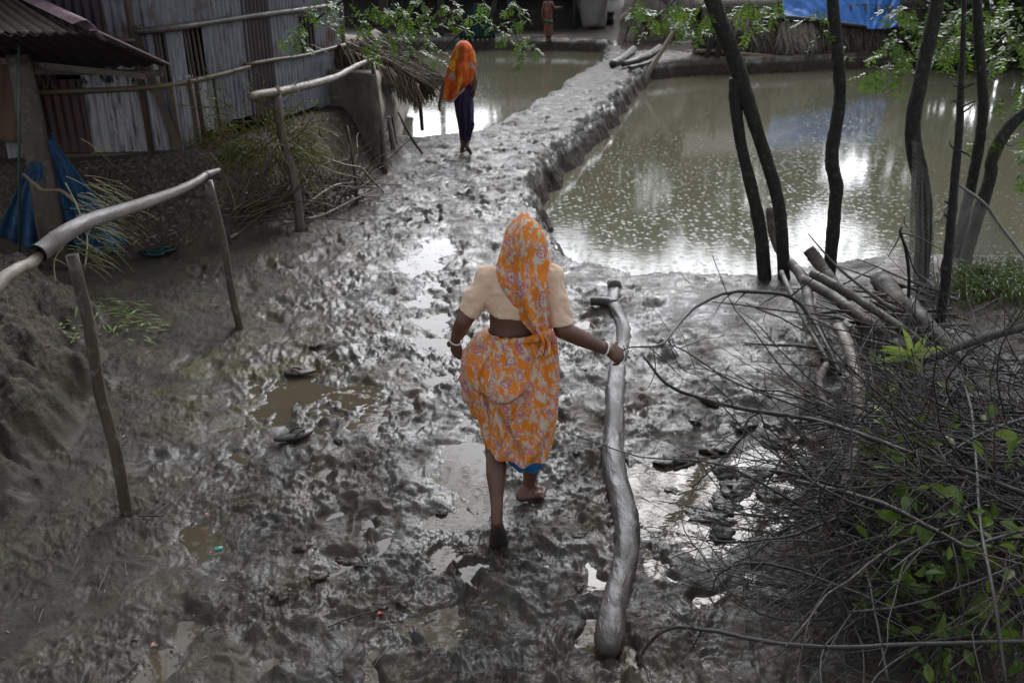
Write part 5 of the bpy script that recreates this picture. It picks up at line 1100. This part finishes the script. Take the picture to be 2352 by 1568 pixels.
m.build('trunk', BARK, ct); m = MB(); cloud(m, (-3.8, 3.2, 5.2), (2.6, 2.8, 1.2), 700, rgc, (.3, .5), 8, .11, .05); m.build('crown', LF_D, ct, smooth=False)
# ------------------------------------------------------------------ people
def skin_mat(name, c, muddy=None, mudz=.12, hind=False):
    m = MT(name); n = m.noise(14, 5, .6); col = m.ramp(n, [(.3, tuple(x*.8 for x in c)), (.7, tuple(x*1.15 for x in c))])
    if muddy:
        z = m.sep(m.P)[2]; f = m.ramp(m.math('ADD', z, m.math('MULTIPLY', m.noise(30, 3, .6), .06)), [(mudz, 1), (mudz+.05, 0)]) if not hind else m.math('MAXIMUM', m.ramp(m.math('ADD', z, m.math('MULTIPLY', m.noise(30, 3, .6), .05)), [(.035, 1), (.065, 0)]), m.math('MULTIPLY', m.ramp(m.math('ADD', m.sep(m.P)[1], 1.0), [(.80, 1), (.84, 0)]), m.ramp(m.math('ADD', z, m.math('MULTIPLY', m.noise(30, 3, .6), .08)), [(.16, 1), (.24, 0)]))); col = m.mix(f, col, muddy)
    m.set(Base__Color=col, Roughness=.48, Subsurface__Weight=.08, Subsurface__Radius=(.02, .008, .004)); m.bump(m.noise(160, 3, .6), .0012); return m.m
SKIN = skin_mat('dark_brown_skin', (.115, .054, .035), (.034, .030, .027), .10, True)
SKIN2 = skin_mat('brown_skin', (.090, .042, .027), (.05, .04, .034), .02)
def floral():
    m = MT('orange_floral_cotton'); w1 = m.n('TexNoise', Vector=m.P, Scale=7.0, Detail=4.0); off_ = m.n('VectorMath', _operation='SCALE', i0=w1.outputs['Color'], Scale=.16).outputs[0]
    V = m.n('VectorMath', _operation='ADD', i0=m.mapv((1, .45, 1)), i1=off_).outputs[0]
    st = m.noise(23, 5, .68, m.mapv((2.0, 1, .9), V, (0, .6, 0)))
    base = m.mix(m.ramp(st, [(.49, 0), (.54, 1)]), (.60, .175, .004), (.48, .41, .33))
    st2 = m.noise(46, 4, .65, m.mapv((1.7, 1, .7), V, (0, -.5, 0))); base = m.mix(m.ramp(st2, [(.60, 0), (.65, .8)]), base, (.58, .15, .004))
    st3 = m.noise(30, 4, .65, m.mapv((1, 1, 1), V)); base = m.mix(m.ramp(st3, [(.62, 0), (.68, .8)]), base, (.47, .08, .07))
    for sc, off, keep in ((14.5, (0, 0, 0), .40), (20, (3.3, 1.1, 7.7), .55)):
        VV = m.n('Mapping', Vector=V, Location=off).outputs[0]; v1 = m.vor(sc, VV, rand=.95); d = v1.outputs['Distance']; sp = m.n('SeparateColor', Color=v1.outputs['Color']).outputs
        dn = m.math('ADD', d, m.math('MULTIPLY', m.math('SUBTRACT', m.noise(62, 3, .65, VV), .5), .42))
        fl = m.ramp(dn, [(0, (.40, .05, .08)), (.09, (.45, .07, .11)), (.12, (.50, .43, .34)), (.24, (.48, .38, .30)), (.28, (.40, .10, .14)), (.36, (.42, .15, .18)), (.40, (.45, .32, .26))])
        base = m.mix(m.math('MULTIPLY', m.ramp(dn, [(.38, .92), (.44, 0)]), m.ramp(sp[0], [(keep, 0), (keep+.04, 1)])), base, fl)
    m.set(Base__Color=base, Roughness=.8); m.bump(m.noise(90, 4, .6), .003); return m.m
FLOR = floral()
def cloth_mat(name, c1, c2, scale=40, rough=.85): 
    m = MT(name); n = m.noise(scale, 4, .6); m.set(Base__Color=m.ramp(n, [(.35, c2), (.65, c1)]), Roughness=rough); m.bump(m.noise(14, 4, .55, m.mapv((1.5, 1, .7))), .008); return m.m
CREAM = cloth_mat('cream_blouse_cotton', (.74, .55, .40), (.68, .49, .345)); BLUE_P = cloth_mat('blue_petticoat', (.012, .15, .40), (.010, .11, .32))
SILV = MT('pale_bangle').set(Base__Color=(.75, .73, .70), Roughness=.3).m; HAIRM = plain('black_hair', (.012, .010, .009), rough=.35); EYE = plain('eye_white', (.6, .58, .55), rough=.2)
def hand(m, wr, d, pn, s=1.0, curl=.5, thumb=1, spread=.1):
    d = np.asarray(d, float); d /= np.linalg.norm(d); pn = np.asarray(pn, float); pn = pn-d*(pn@d); pn /= np.linalg.norm(pn); sd_ = np.cross(d, pn)*thumb
    M = np.stack([sd_, d, pn], 1); wr = np.asarray(wr, float)
    m.ell(wr+d*.045*s, (.037*s, .050*s, .016*s), 16, 10, M); m.ell(wr+d*.01*s, (.024*s, .028*s, .017*s), 14, 8, M)
    for k, (o, L) in enumerate(((.027, .068), (.009, .076), (-.009, .070), (-.026, .055))):
        p = wr+d*(.078-.004*abs(k-1))*s+sd_*o*s; q = d+sd_*o*spread*8; q /= np.linalg.norm(q); P = [p-d*.025*s, p]; a = curl*(.8+.1*k)
        for j, f in enumerate((.45, .32, .23)):
            an = a*(.9 if j == 0 else 1.1); q = q*math.cos(an)+pn*math.sin(an); q /= np.linalg.norm(q); P.append(P[-1]+q*L*f*s)
            pn_ = pn
        m.chain(P, [r*s for r in (.0092, .0090, .0084, .0078, .0068)], 10)
    p = wr+d*.022*s+sd_*.026*s; q = d*.65+sd_*.75+pn*.25; q /= np.linalg.norm(q); P = [p, p+q*.035*s]; q = q+d*.5+pn*curl*.8-sd_*.3*curl; q /= np.linalg.norm(q); P += [P[-1]+q*.028*s]; q = q+pn*curl*.5; q /= np.linalg.norm(q); P += [P[-1]+q*.024*s]
    m.chain(P, [r*s for r in (.013, .011, .0095, .008)], 10)
def ring_loft(m, rows, n=40, scale=1.0, pw=1.0):
    R = []
    for py, cx, hwp, Y, hd in rows:
        c = D(cx, py, Y); hw = rw(c, hwp*2)*scale; t = np.linspace(0, 2*math.pi, n, endpoint=False)
        R.append(np.stack([c[0]+hw*np.sign(np.cos(t))*np.abs(np.cos(t))**pw, c[1]+hd*scale*np.sin(t), c[2]+0*t], -1))
    m.loft(R)
near = thing('person', G(1185, 1180), 'barefoot woman in orange floral sari and cream blouse walking away through the mud', 'person')
near.location.z = 0.0
J = lambda px, py, Y: D(px, py, Y)
m = MB()
ring_loft(m, [(935,1180,52,3.72,.10),(890,1180,78,3.74,.125),(850,1181,82,3.745,.13),(810,1181,70,3.755,.115),(775,1181,57,3.765,.095),(740,1183,58,3.775,.098),(700,1188,66,3.78,.105),(660,1193,72,3.785,.105),(634,1195,68,3.79,.085),(618,1197,36,3.80,.06),(606,1199,26,3.805,.05)])
m.chain([J(1198,625,3.80), J(1203,585,3.83)], [.050, .048])
hc = J(1204, 556, 3.845); m.ell(hc, (.070, .090, .104), 20, 14); m.ell(hc+[0, .035, -.055], (.050, .050, .052), 16, 10)
m.chain([hc+[0, .078, .012], hc+[0, .104, -.026]], [.012, .016]); m.ell(hc+[0, .092, -.058], (.024, .010, .008)); m.ell(hc+[0, .080, -.095], (.022, .018, .016))
for s_ in (1, -1): m.ell(hc+[s_*.072, -.005, -.01], (.010, .020, .030))
shL, shR = J(1120,642,3.785), J(1268,638,3.785)
elL, wrL = J(1066,736,3.755), J(1046,779,3.87); elR, wrR = J(1292,757,3.72), J(1393,803,3.80)
m.chain([J(1160,640,3.79), shL, elL], [.048, .046, .040]); m.chain([elL, elL*.6+wrL*.4+[0, -.005, .0], wrL], [.039, .038, .025])
m.chain([J(1230,638,3.79), shR, elR], [.048, .046, .042]); m.chain([elR, elR*.62+wrR*.38, wrR], [.041, .040, .026])
hand(m, wrL+[0, .004, -.006], [.05, .25, -1], [.55, .8, .1], .98, .38, -1)
hand(m, wrR+(wrR-elR)*.04, (wrR-elR)*1.0+[0, .03, -.01], [-.15, .75, -.62], 1.12, .95, 1)
hipL, knL, anL = J(1150,895,3.735), J(1139,1034,3.60), J(1141,1172,3.415)
m.chain([hipL, (hipL+knL)/2, knL], [.095, .075, .050]); m.chain([knL, knL*.66+anL*.34+[0, -.022, 0], knL*.25+anL*.75, anL], [.046, .047, .032, .027])
he, ba, to = J(1141,1199,3.395), J(1145,1240,3.462), J(1147,1257,3.485)
m.chain([anL, he], [.028, .027]); m.chain([he, J(1136,1228,3.44), J(1134,1246,3.468)], [.026, .024, .023]); m.chain([he, J(1152,1228,3.44), J(1157,1246,3.468)], [.026, .024, .023])
for k in range(5): a = J(1130+7.2*k, 1244, 3.468); m.chain([a, a+[.0, .035-.004*abs(k-1), .010]], [.013, .010-.0008*k])
hipR, knR, anR = J(1212,895,3.735), D(1228,1010,3.86), J(1214,1112,3.865)
m.chain([hipR, (hipR+knR)/2, knR], [.095, .072, .048]); m.chain([knR, knR*.6+anR*.4+[0, -.03, 0], anR], [.046, .046, .029])
gz = lambda px, py: Q(px, py, .03)
m.chain([anR, gz(1197,1138)], [.030, .030]); m.chain([gz(1197,1138), Q(1218,1130,.045), gz(1236,1124)], [.029, .028, .024]); m.chain([gz(1200,1140), gz(1222,1138), gz(1238,1135)], [.027, .024, .021]); m.chain([anR, Q(1225,1124,.045)], [.030, .028])
for k in range(5): a = gz(1236+k*.4, 1122+3.9*k); m.chain([a, a+[.038-.004*k, .006-.004*k, -.006]], [.014-.001*k, .010-.0006*k], 10)
body = m.build('body', SKIN, near); fuse(body, .0052, 3)
m = MB()
for s_ in (1, -1): m.ell(hc+[s_*.030, .080, .010], (.012, .008, .008))
m.build('eyes', EYE, near)
m = MB(); m.ell(hc+[0, -.002, .006], (.074, .089, .103), 20, 14); hr = m.build('hair', HAIRM, near); fuse(hr, .006, 3)
m = MB(); ring_loft(m, [(716,1182,62,3.775,.106),(706,1185,66,3.778,.110),(694,1188,71,3.78,.113),(660,1193,78,3.785,.113),(634,1195,74,3.79,.094),(616,1197,42,3.80,.070),(608,1198,33,3.80,.060)])
def sleeve(m, a, b, ra, rb, c0):
    m.ell(a, (ra, ra, ra)); m.tube([c0, a, a*.5+b*.5, b], [ra*.9, ra, (ra+rb)/2*1.02, rb], 18)
sleeve(m, shL, shL*.16+elL*.84, .058, .053, J(1160,640,3.79)); sleeve(m, shR, shR*.08+elR*.92, .058, .054, J(1230,638,3.79))
bl = m.build('blouse', CREAM, near); fuse(bl, .006, 5)
# wrinkle the blouse
def wrinkle(o, f, amp, dirv=(1, .4, 1.4)):
    me = o.data; n = len(me.vertices); co = np.empty(n*3, np.float32); me.vertices.foreach_get('co', co); no = np.empty(n*3, np.float32); me.vertices.foreach_get('normal', no)
    co = co.reshape(-1, 3); no = no.reshape(-1, 3); d = fbm(co[:, 0]*f*dirv[0]+co[:, 1]*f*dirv[1], co[:, 2]*f*dirv[2]+co[:, 1]*f, 3); co += no*(amp*d)[:, None]
    me.vertices.foreach_set('co', co.ravel()); me.update()
wrinkle(bl, 9, .008, (1.3, .6, .8)); wrinkle(bl, 24, .002)
for (w_, e_, nm_) in ((wrL, elL, 'bangle'), (wrR, elR, 'bangle')):
    ax_ = w_-e_; ax_ /= np.linalg.norm(ax_); u = np.cross(ax_, [0, 0, 1]); u /= np.linalg.norm(u); v = np.cross(ax_, u); c = w_-ax_*.012
    m = MB(); m.tube([c+.0335*(u*math.cos(t)+v*math.sin(t))+ax_*.004*math.sin(t) for t in np.linspace(0, 6.2832, 36)], .0042, 8, cap=False); m.build(nm_, SILV, near)
# sari skirt
SR = [(778,1122,1254,3.760,.098),(780,1121,1256,3.760,.099),(784,1116,1264,3.757,.106),(793,1100,1275,3.755,.124),(820,1082,1278,3.75,.148),(850,1063,1280,3.745,.162),(880,1060,1282,3.735,.168),(915,1078,1283,3.725,.168),(950,1090,1281,3.715,.166),(990,1099,1277,3.70,.166),(1020,1105,1270,3.69,.168),(1045,1110,1261,3.68,.170),(1062,1113,1254,3.675,.170)]
def interp_rows(rows, n): 
    A = np.array(rows, float); t = np.linspace(0, len(A)-1, n); P = np.stack([np.interp(t, np.arange(len(A)), A[:, k]) for k in range(A.shape[1])], -1)
    for k in range(A.shape[1]): P[:, k] = np.convolve(np.pad(P[:, k], 3, mode='edge'), np.ones(7)/7, 'valid')
    return P
def skirt(rows, n, tilt, fold, name, mat, parent, nphi=180, inner=0):
    PR = interp_rows(rows, n); R = []; phi = np.linspace(0, 2*math.pi, nphi, endpoint=False)
    for i, (py, l, r, Y, hd) in enumerate(PR):
        v = i/(n-1); a, b = D(l, py, Y), D(r, py, Y); cx = (a[0]+b[0])/2; hw = (b[0]-a[0])/2-inner
        zb = D((l+r)/2, py, Y-hd)[2]; c = np.cos(phi); s_ = np.sin(phi); dd = fold(phi, c, s_, v, hw)
        x = cx+(hw+.35*dd*np.abs(c))*np.sign(c)*np.abs(c)**.92; y = Y+(hd-inner)*np.sign(s_)*np.abs(s_)**.85+dd*s_
        R.append(np.stack([x, y, zb-tilt(v)*c+.006*v**3*np.sin(phi*7)], -1))
    m = MB(); m.loft(R, cap=False); o = m.build(name, mat, parent); bake(o, [('SOLIDIFY', dict(thickness=.004, offset=-1)), ('SUBSURF', dict(levels=1))]); return o
def fold1(phi, c, s_, v, hw):
    back = np.clip(-s_, 0, 1); zc = .50+.07*np.cos((c+.25)*2.4)-.03*c                    # draped swag over the seat
    ramp_ = np.clip(v/zc, 0, 1); swag = .055*ramp_**1.4*(1-sstep(zc-.012, zc+.030, v))*np.exp(-((c+.30)/.62)**4)
    d1 = .022*np.sin(9*c+15*v+1.5*np.sin(5*v))*sstep(.50, .75, v); d2 = .036*np.abs(np.sin(6.5*(c*.8+1.5*v)))*sstep(.45, .7, v)
    d3 = .010*np.sin(22*c-10*v)*(1-sstep(.3, .5, v)); crease = -.030*np.exp(-((c-(-.62+.10*np.sin(v*5)))/.035)**2)*sstep(.25, .45, v)
    diag = -.028*np.exp(-((c-(-.75+1.9*(v-.45)))/.06)**2)*sstep(.5, .6, v)*(1-sstep(.9, 1, v))
    d1 = d1+.020*np.sin(44*c)*np.exp(-((c+.86)/.14)**2)*sstep(.38, .6, v)+.012*np.sin(30*c+4*v)*np.exp(-((c-.8)/.2)**2)*sstep(.1, .3, v)
    return back*(swag+d1+d2+d3+crease+diag)+.011*fbm(c*3+s_*2, v*6+s_, 3)
skirt(SR, 110, lambda v: .036*v**3, fold1, 'sari_skirt', FLOR, near)
PT = [(1000,1110,1268,3.72,.13),(1040,1130,1262,3.73,.12),(1070,1160,1250,3.75,.10),(1086,1176,1243,3.76,.085)]
skirt(PT, 20, lambda v: .010*v, lambda phi, c, s_, v, hw: .005*np.sin(phi*9), 'petticoat', BLUE_P, near, 90)
# waist roll and pallu over head and back
VR = [(489,1199,1210,3.862,.012,95),(493,1192,1217,3.86,.045,130),(503,1180,1229,3.858,.088,135),(522,1164,1243,3.856,.118,138),(550,1155,1251,3.85,.136,138),(580,1149,1258,3.842,.136,132),(603,1141,1262,3.825,.134,118),(625,1140,1265,3.80,.134,100),(645,1148,1267,3.785,.136,90),(680,1165,1267,3.77,.132,88),(712,1188,1264,3.755,.124,85),(735,1212,1262,3.745,.118,82),(752,1230,1260,3.735,.112,80),(766,1236,1264,3.73,.112,80),(780,1226,1272,3.735,.122,80),(797,1206,1276,3.74,.140,80)]
PR = interp_rows(VR, 96); PR[0, :3] = (489, 1200, 1209); PR[0, 5] = 130; R = []; nu = 110
for i, (py, l, r, Y, b, al) in enumerate(PR):
    v = i/95; a, e = D(l, py, Y), D(r, py, Y); cx = (a[0]+e[0])/2; hw = (e[0]-a[0])/2; u = np.linspace(-1, 1, nu); t = np.radians(al)*u
    f = .012*np.sin(u*13+4*v)*sstep(.15, .5, v)+.008*np.sin(u*24-6*v+2)*sstep(.5, .8, v)+.007*fbm(u*2.2, v*7+3, 3)*sstep(.03, .2, v)+.006*np.sin(u*8+v*14)*sstep(.1, .3, v)*(1-sstep(.5, .7, v))
    rr_ = 1+0*u
    x = cx+hw*np.sin(t)*rr_+f*np.sin(t); y = Y-(b+f)*np.cos(t); z = a[2]+.012*np.sin(u*3+1)*sstep(.6, 1, v)-.02*(u**2)*sstep(0, .1, v)*(1-sstep(.1, .3, v))
    R.append(np.stack([x, y, z+0*u], -1))
m = MB(); m.loft(R, close=False); pv = m.build('sari_veil', FLOR, near); bake(pv, [('SOLIDIFY', dict(thickness=.004, offset=0)), ('SUBSURF', dict(levels=1))])
m = MB(); P = [J(1108,796,3.66), J(1130,790,3.648), J(1170,786,3.636), J(1210,782,3.632), J(1238,774,3.628), J(1256,766,3.64), J(1268,778,3.67), J(1275,800,3.70)]
P, r_ = smooth_path(np.array(P), np.array([.010,.012,.012,.013,.017,.020,.018,.012]), 8); r_ = r_*(1+.18*np.array([float(perlin(i*.5, 2.2)) for i in range(len(r_))])); m.tube(P, r_, 12, wob=.03, flat=1.3); m.build('waist_tuck', FLOR, near)

m = MB(); P, r_ = smooth_path(np.array([J(1104,796,3.80), J(1086,832,3.79), J(1080,872,3.77), J(1087,915,3.75), J(1097,962,3.73)]), np.array([.012, .034, .042, .034, .010]), 8); r_ = r_*(1+.12*np.sin(np.arange(len(r_))*.9)); m.tube(P, r_, 22, wob=.03, flat=1.25); fo = m.build('sari_fold', FLOR, near); wrinkle(fo, 16, .006)
# far woman on the causeway
SHAWL = MT('orange_shawl'); _x = SHAWL.sep(SHAWL.P); _b = SHAWL.noise(6, 3, .6, SHAWL.mapv((2.2, 1, .35))); _c = SHAWL.ramp(_b, [(.36, (.20, .045, .012)), (.46, (.56, .075, .008)), (.55, (.60, .10, .008)), (.62, (.60, .30, .010))])
_s = SHAWL.vor(5.0); _c = SHAWL.mix(SHAWL.ramp(_s.outputs['Distance'], [(.20, .8), (.27, 0)]), _c, (.34, .30, .33)); _k = SHAWL.noise(30, 3, .6); _c = SHAWL.mix(SHAWL.ramp(_k, [(.55, 0), (.65, .55)]), _c, (.14, .05, .012))
SHAWL.set(Base__Color=_c, Roughness=.8); SHAWL.bump(SHAWL.noise(60, 3, .6), .004)
PURP = MT('purple_check_sari'); _w = PURP.n('TexWave', Vector=PURP.P, Scale=14.0, Distortion=1.0).outputs[1]; _w2 = PURP.noise(30, 3, .6); PURP.set(Base__Color=PURP.mix(PURP.ramp(PURP.math('MULTIPLY', _w, _w2), [(.36, 0), (.5, .8)]), (.011, .008, .036), (.055, .015, .065)), Roughness=.8); PURP.bump(PURP.noise(9, 5, .6, PURP.mapv((3, 3, .5))), .02)
WHT = plain('white_lace_edge', (.42, .38, .38), rough=.8)
YF = 12.5; far = thing('person', D(1068, 352, YF)*[1, 1, 0], 'woman further off in orange shawl over her head and dark purple sari', 'person'); g0 = ground(far.location.x, far.location.y)
m = MB()
ring_loft(m, [(262,1067,12,YF,.10),(240,1067,18,YF,.13),(222,1066,17,YF,.12),(200,1065,15,YF,.10),(170,1064,19,YF,.11),(150,1063,17,YF+.01,.09),(143,1063,8,YF+.01,.05)], 28)
fh = D(1064, 121, YF+.03); m.chain([D(1063,146,YF), fh], [.05, .05]); m.ell(fh, (.075, .092, .108)); m.ell(fh+[0, .04, -.06], (.05, .05, .05)); m.chain([fh+[0, .08, .01], fh+[0, .107, -.028]], [.012, .016])
sL, eL, wL = D(1042,152,YF), D(1020,205,YF-.08), D(1011,238,YF-.10); sR, eR, wR = D(1084,152,YF), D(1091,188,YF-.10), D(1088,214,YF-.12)
m.chain([D(1055,150,YF), sL, eL, wL], [.055, .05, .038, .026]); m.chain([D(1072,150,YF), sR, eR, wR], [.055, .05, .040, .027])
hand(m, wL, [-.25, .1, -1], [.8, .4, 0], 1.0, .45, -1); hand(m, wR, [-.1, .5, -.9], [-.6, .5, .1], 1.0, .5, 1)
a1, a2 = D(1063, 340, YF-.02), D(1073, 333, YF-.06)
m.chain([D(1062,258,YF), D(1062,300,YF+.04), a1], [.10, .055, .030]); m.chain([D(1073,258,YF), D(1074,298,YF+.05), a2], [.10, .055, .030])
f1 = D(1061, 350, YF-.04); m.chain([a1, f1], [.032, .032]); m.chain([f1, f1+[.03, .12, -.01], f1+[.055, .20, -.015]], [.032, .032, .024]); f2 = D(1072, 341, YF-.10); m.chain([a2, f2], [.030, .03]); m.chain([f2, f2+[.03, .06, -.06], f2+[.05, .10, -.11]], [.03, .032, .022])
fb = m.build('body', SKIN2, far); fuse(fb, .008, 3)
m = MB(); m.ell(fh+[0, -.004, .006], (.078, .092, .107)); m.build('hair', HAIRM, far)
m = MB()
for s_ in (1, -1): m.ell(fh+[s_*.03, .082, .01], (.012, .008, .008))
m.build('eyes', EYE, far)
FK = [(196,1047,1084,YF,.12),(215,1044,1086,YF,.135),(240,1043,1088,YF,.15),(270,1049,1088,YF,.14),(295,1055,1087,YF,.13),(315,1059,1083,YF,.12),(327,1061,1080,YF,.11)]
skirt(FK, 60, lambda v: .02*v**3, lambda phi, c, s_, v, hw: .014*np.sin(phi*9+v*6)*sstep(.2, .6, v)+.02*fbm(c*2, v*5, 3), 'sari', PURP.m, far, 120)
m = MB(); m.loft([[D(1084,275,YF-.1)+[.0, .12*u, 0], D(1093-4*abs(u-.5),293,YF-.12)+[0, .12*u, 0], D(1086,306,YF-.12)+[0, .1*u, 0], D(1078,322,YF-.1)+[0, .08*u, 0]] for u in np.linspace(0, 1, 6)], close=False); o = m.build('sari_pleat', PURP.m, far); bake(o, [('SOLIDIFY', dict(thickness=.01)), ('SUBSURF', dict(levels=2))])
FV = [(98,1061,1068,YF+.04,.02,130),(101,1054,1075,YF+.04,.085,135),(110,1046,1082,YF+.035,.125,135),(125,1041,1087,YF+.03,.140,130),(140,1037,1088,YF+.02,.135,120),(155,1032,1090,YF+.01,.145,105),(170,1027,1092,YF,.15,98),(185,1023,1093,YF,.155,92),(205,1019,1088,YF,.155,88),(222,1016,1080,YF,.155,84),(234,1014,1074,YF,.155,80)]
PR = interp_rows(FV, 60); R = []; ed = []
for i, (py, l, r, Y, b, al) in enumerate(PR):
    v = i/59; u = np.linspace(-1, 1, 80); t = np.radians(al)*u; a, e = D(l, py, Y), D(r, py, Y); cx = (a[0]+e[0])/2; hw = (e[0]-a[0])/2
    f = .022*np.sin(u*11+v*3)*sstep(.15, .5, v)+.02*fbm(u*2, v*5, 3)*sstep(.05, .3, v); z = a[2]+.30*sstep(.62, 1, v)*np.clip((u+.15)/1.15, 0, 1)**1.2
    R.append(np.stack([cx+(hw+f)*np.sin(t), Y-(b+f)*np.cos(t), z], -1))
ed = R[-1]
m = MB(); m.loft(R, close=False); o = m.build('shawl', SHAWL.m, far); bake(o, [('SOLIDIFY', dict(thickness=.008))])
m = MB(); m.tube(ed+np.array([0, -.004, -.004]), .016, 6, wob=.1); m.build('lace_edge', WHT, far)
dz = g0-(min(v.co.z for v in fb.data.vertices)+far.location.z)-.01; far.location.z += dz

# third figure on the far shore
FP = FS(1261, 96); YC = FP[1]; RPAT = MT('dull_red_print'); _q = RPAT.noise(9, 4, .6); RPAT.set(Base__Color=RPAT.ramp(_q, [(.4, (.10, .028, .022)), (.55, (.19, .06, .04)), (.7, (.16, .12, .08))]), Roughness=.85)
child = thing('person', FP, 'faint figure in a dull red print standing on the far shore below the dark hut', 'person')
m = MB(); CJ = lambda px, py, dy=0: D(px, py, YC+dy)
ring_loft(m, [(58,1260,7,YC,.13),(40,1259,7.5,YC,.12),(22,1259,8.5,YC,.12),(10,1259,9,YC,.11),(4,1259,4,YC,.06)], 20)
hh = CJ(1259,-10); m.chain([CJ(1259,8), hh], [.06, .06]); m.ell(hh, (.10, .12, .14)); m.chain([hh+[0, -.11, 0], hh+[0, -.135, -.03]], [.018, .02])
m.chain([CJ(1251,8), CJ(1246,28), CJ(1248,48)], [.06, .05, .035]); m.chain([CJ(1267,8), CJ(1274,20), CJ(1283,18)], [.06, .05, .035])
hand(m, CJ(1248,48), [0, -.2, -1], [1, 0, 0], 1.1, .4, 1); hand(m, CJ(1283,18), [1, -.2, .1], [0, -1, 0], 1.1, .3, 1)
for s_ in (-3.5, 3.5):
    ft = CJ(1260+s_, 95); m.chain([CJ(1260+s_, 55), CJ(1260+s_, 74), ft+[0, 0, .05]], [.10, .06, .04]); m.chain([ft+[0, .04, .03], ft+[s_*.008, -.16, .02]], [.045, .035])
cb = m.build('body', SKIN2, child); fuse(cb, .014, 3)
m = MB(); m.ell(hh+[0, .02, .02], (.108, .118, .138)); m.build('hair', HAIRM, child)
skirt([(8,1251,1268,YC,.14),(24,1250,1268,YC,.15),(45,1251,1268,YC,.15),(65,1250,1270,YC,.16),(84,1251,1269,YC,.15)], 40, lambda v: 0, lambda phi, c, s_, v, hw: .02*np.sin(phi*8+v*5), 'dress', RPAT.m, child, 60)
m = MB(); m.tube([CJ(1250,46,-.16), CJ(1260,50,-.18), CJ(1270,52,-.16)], .05, 8); m.build('waist_cloth', plain('dull_teal_cloth', (.03, .10, .085)), child)
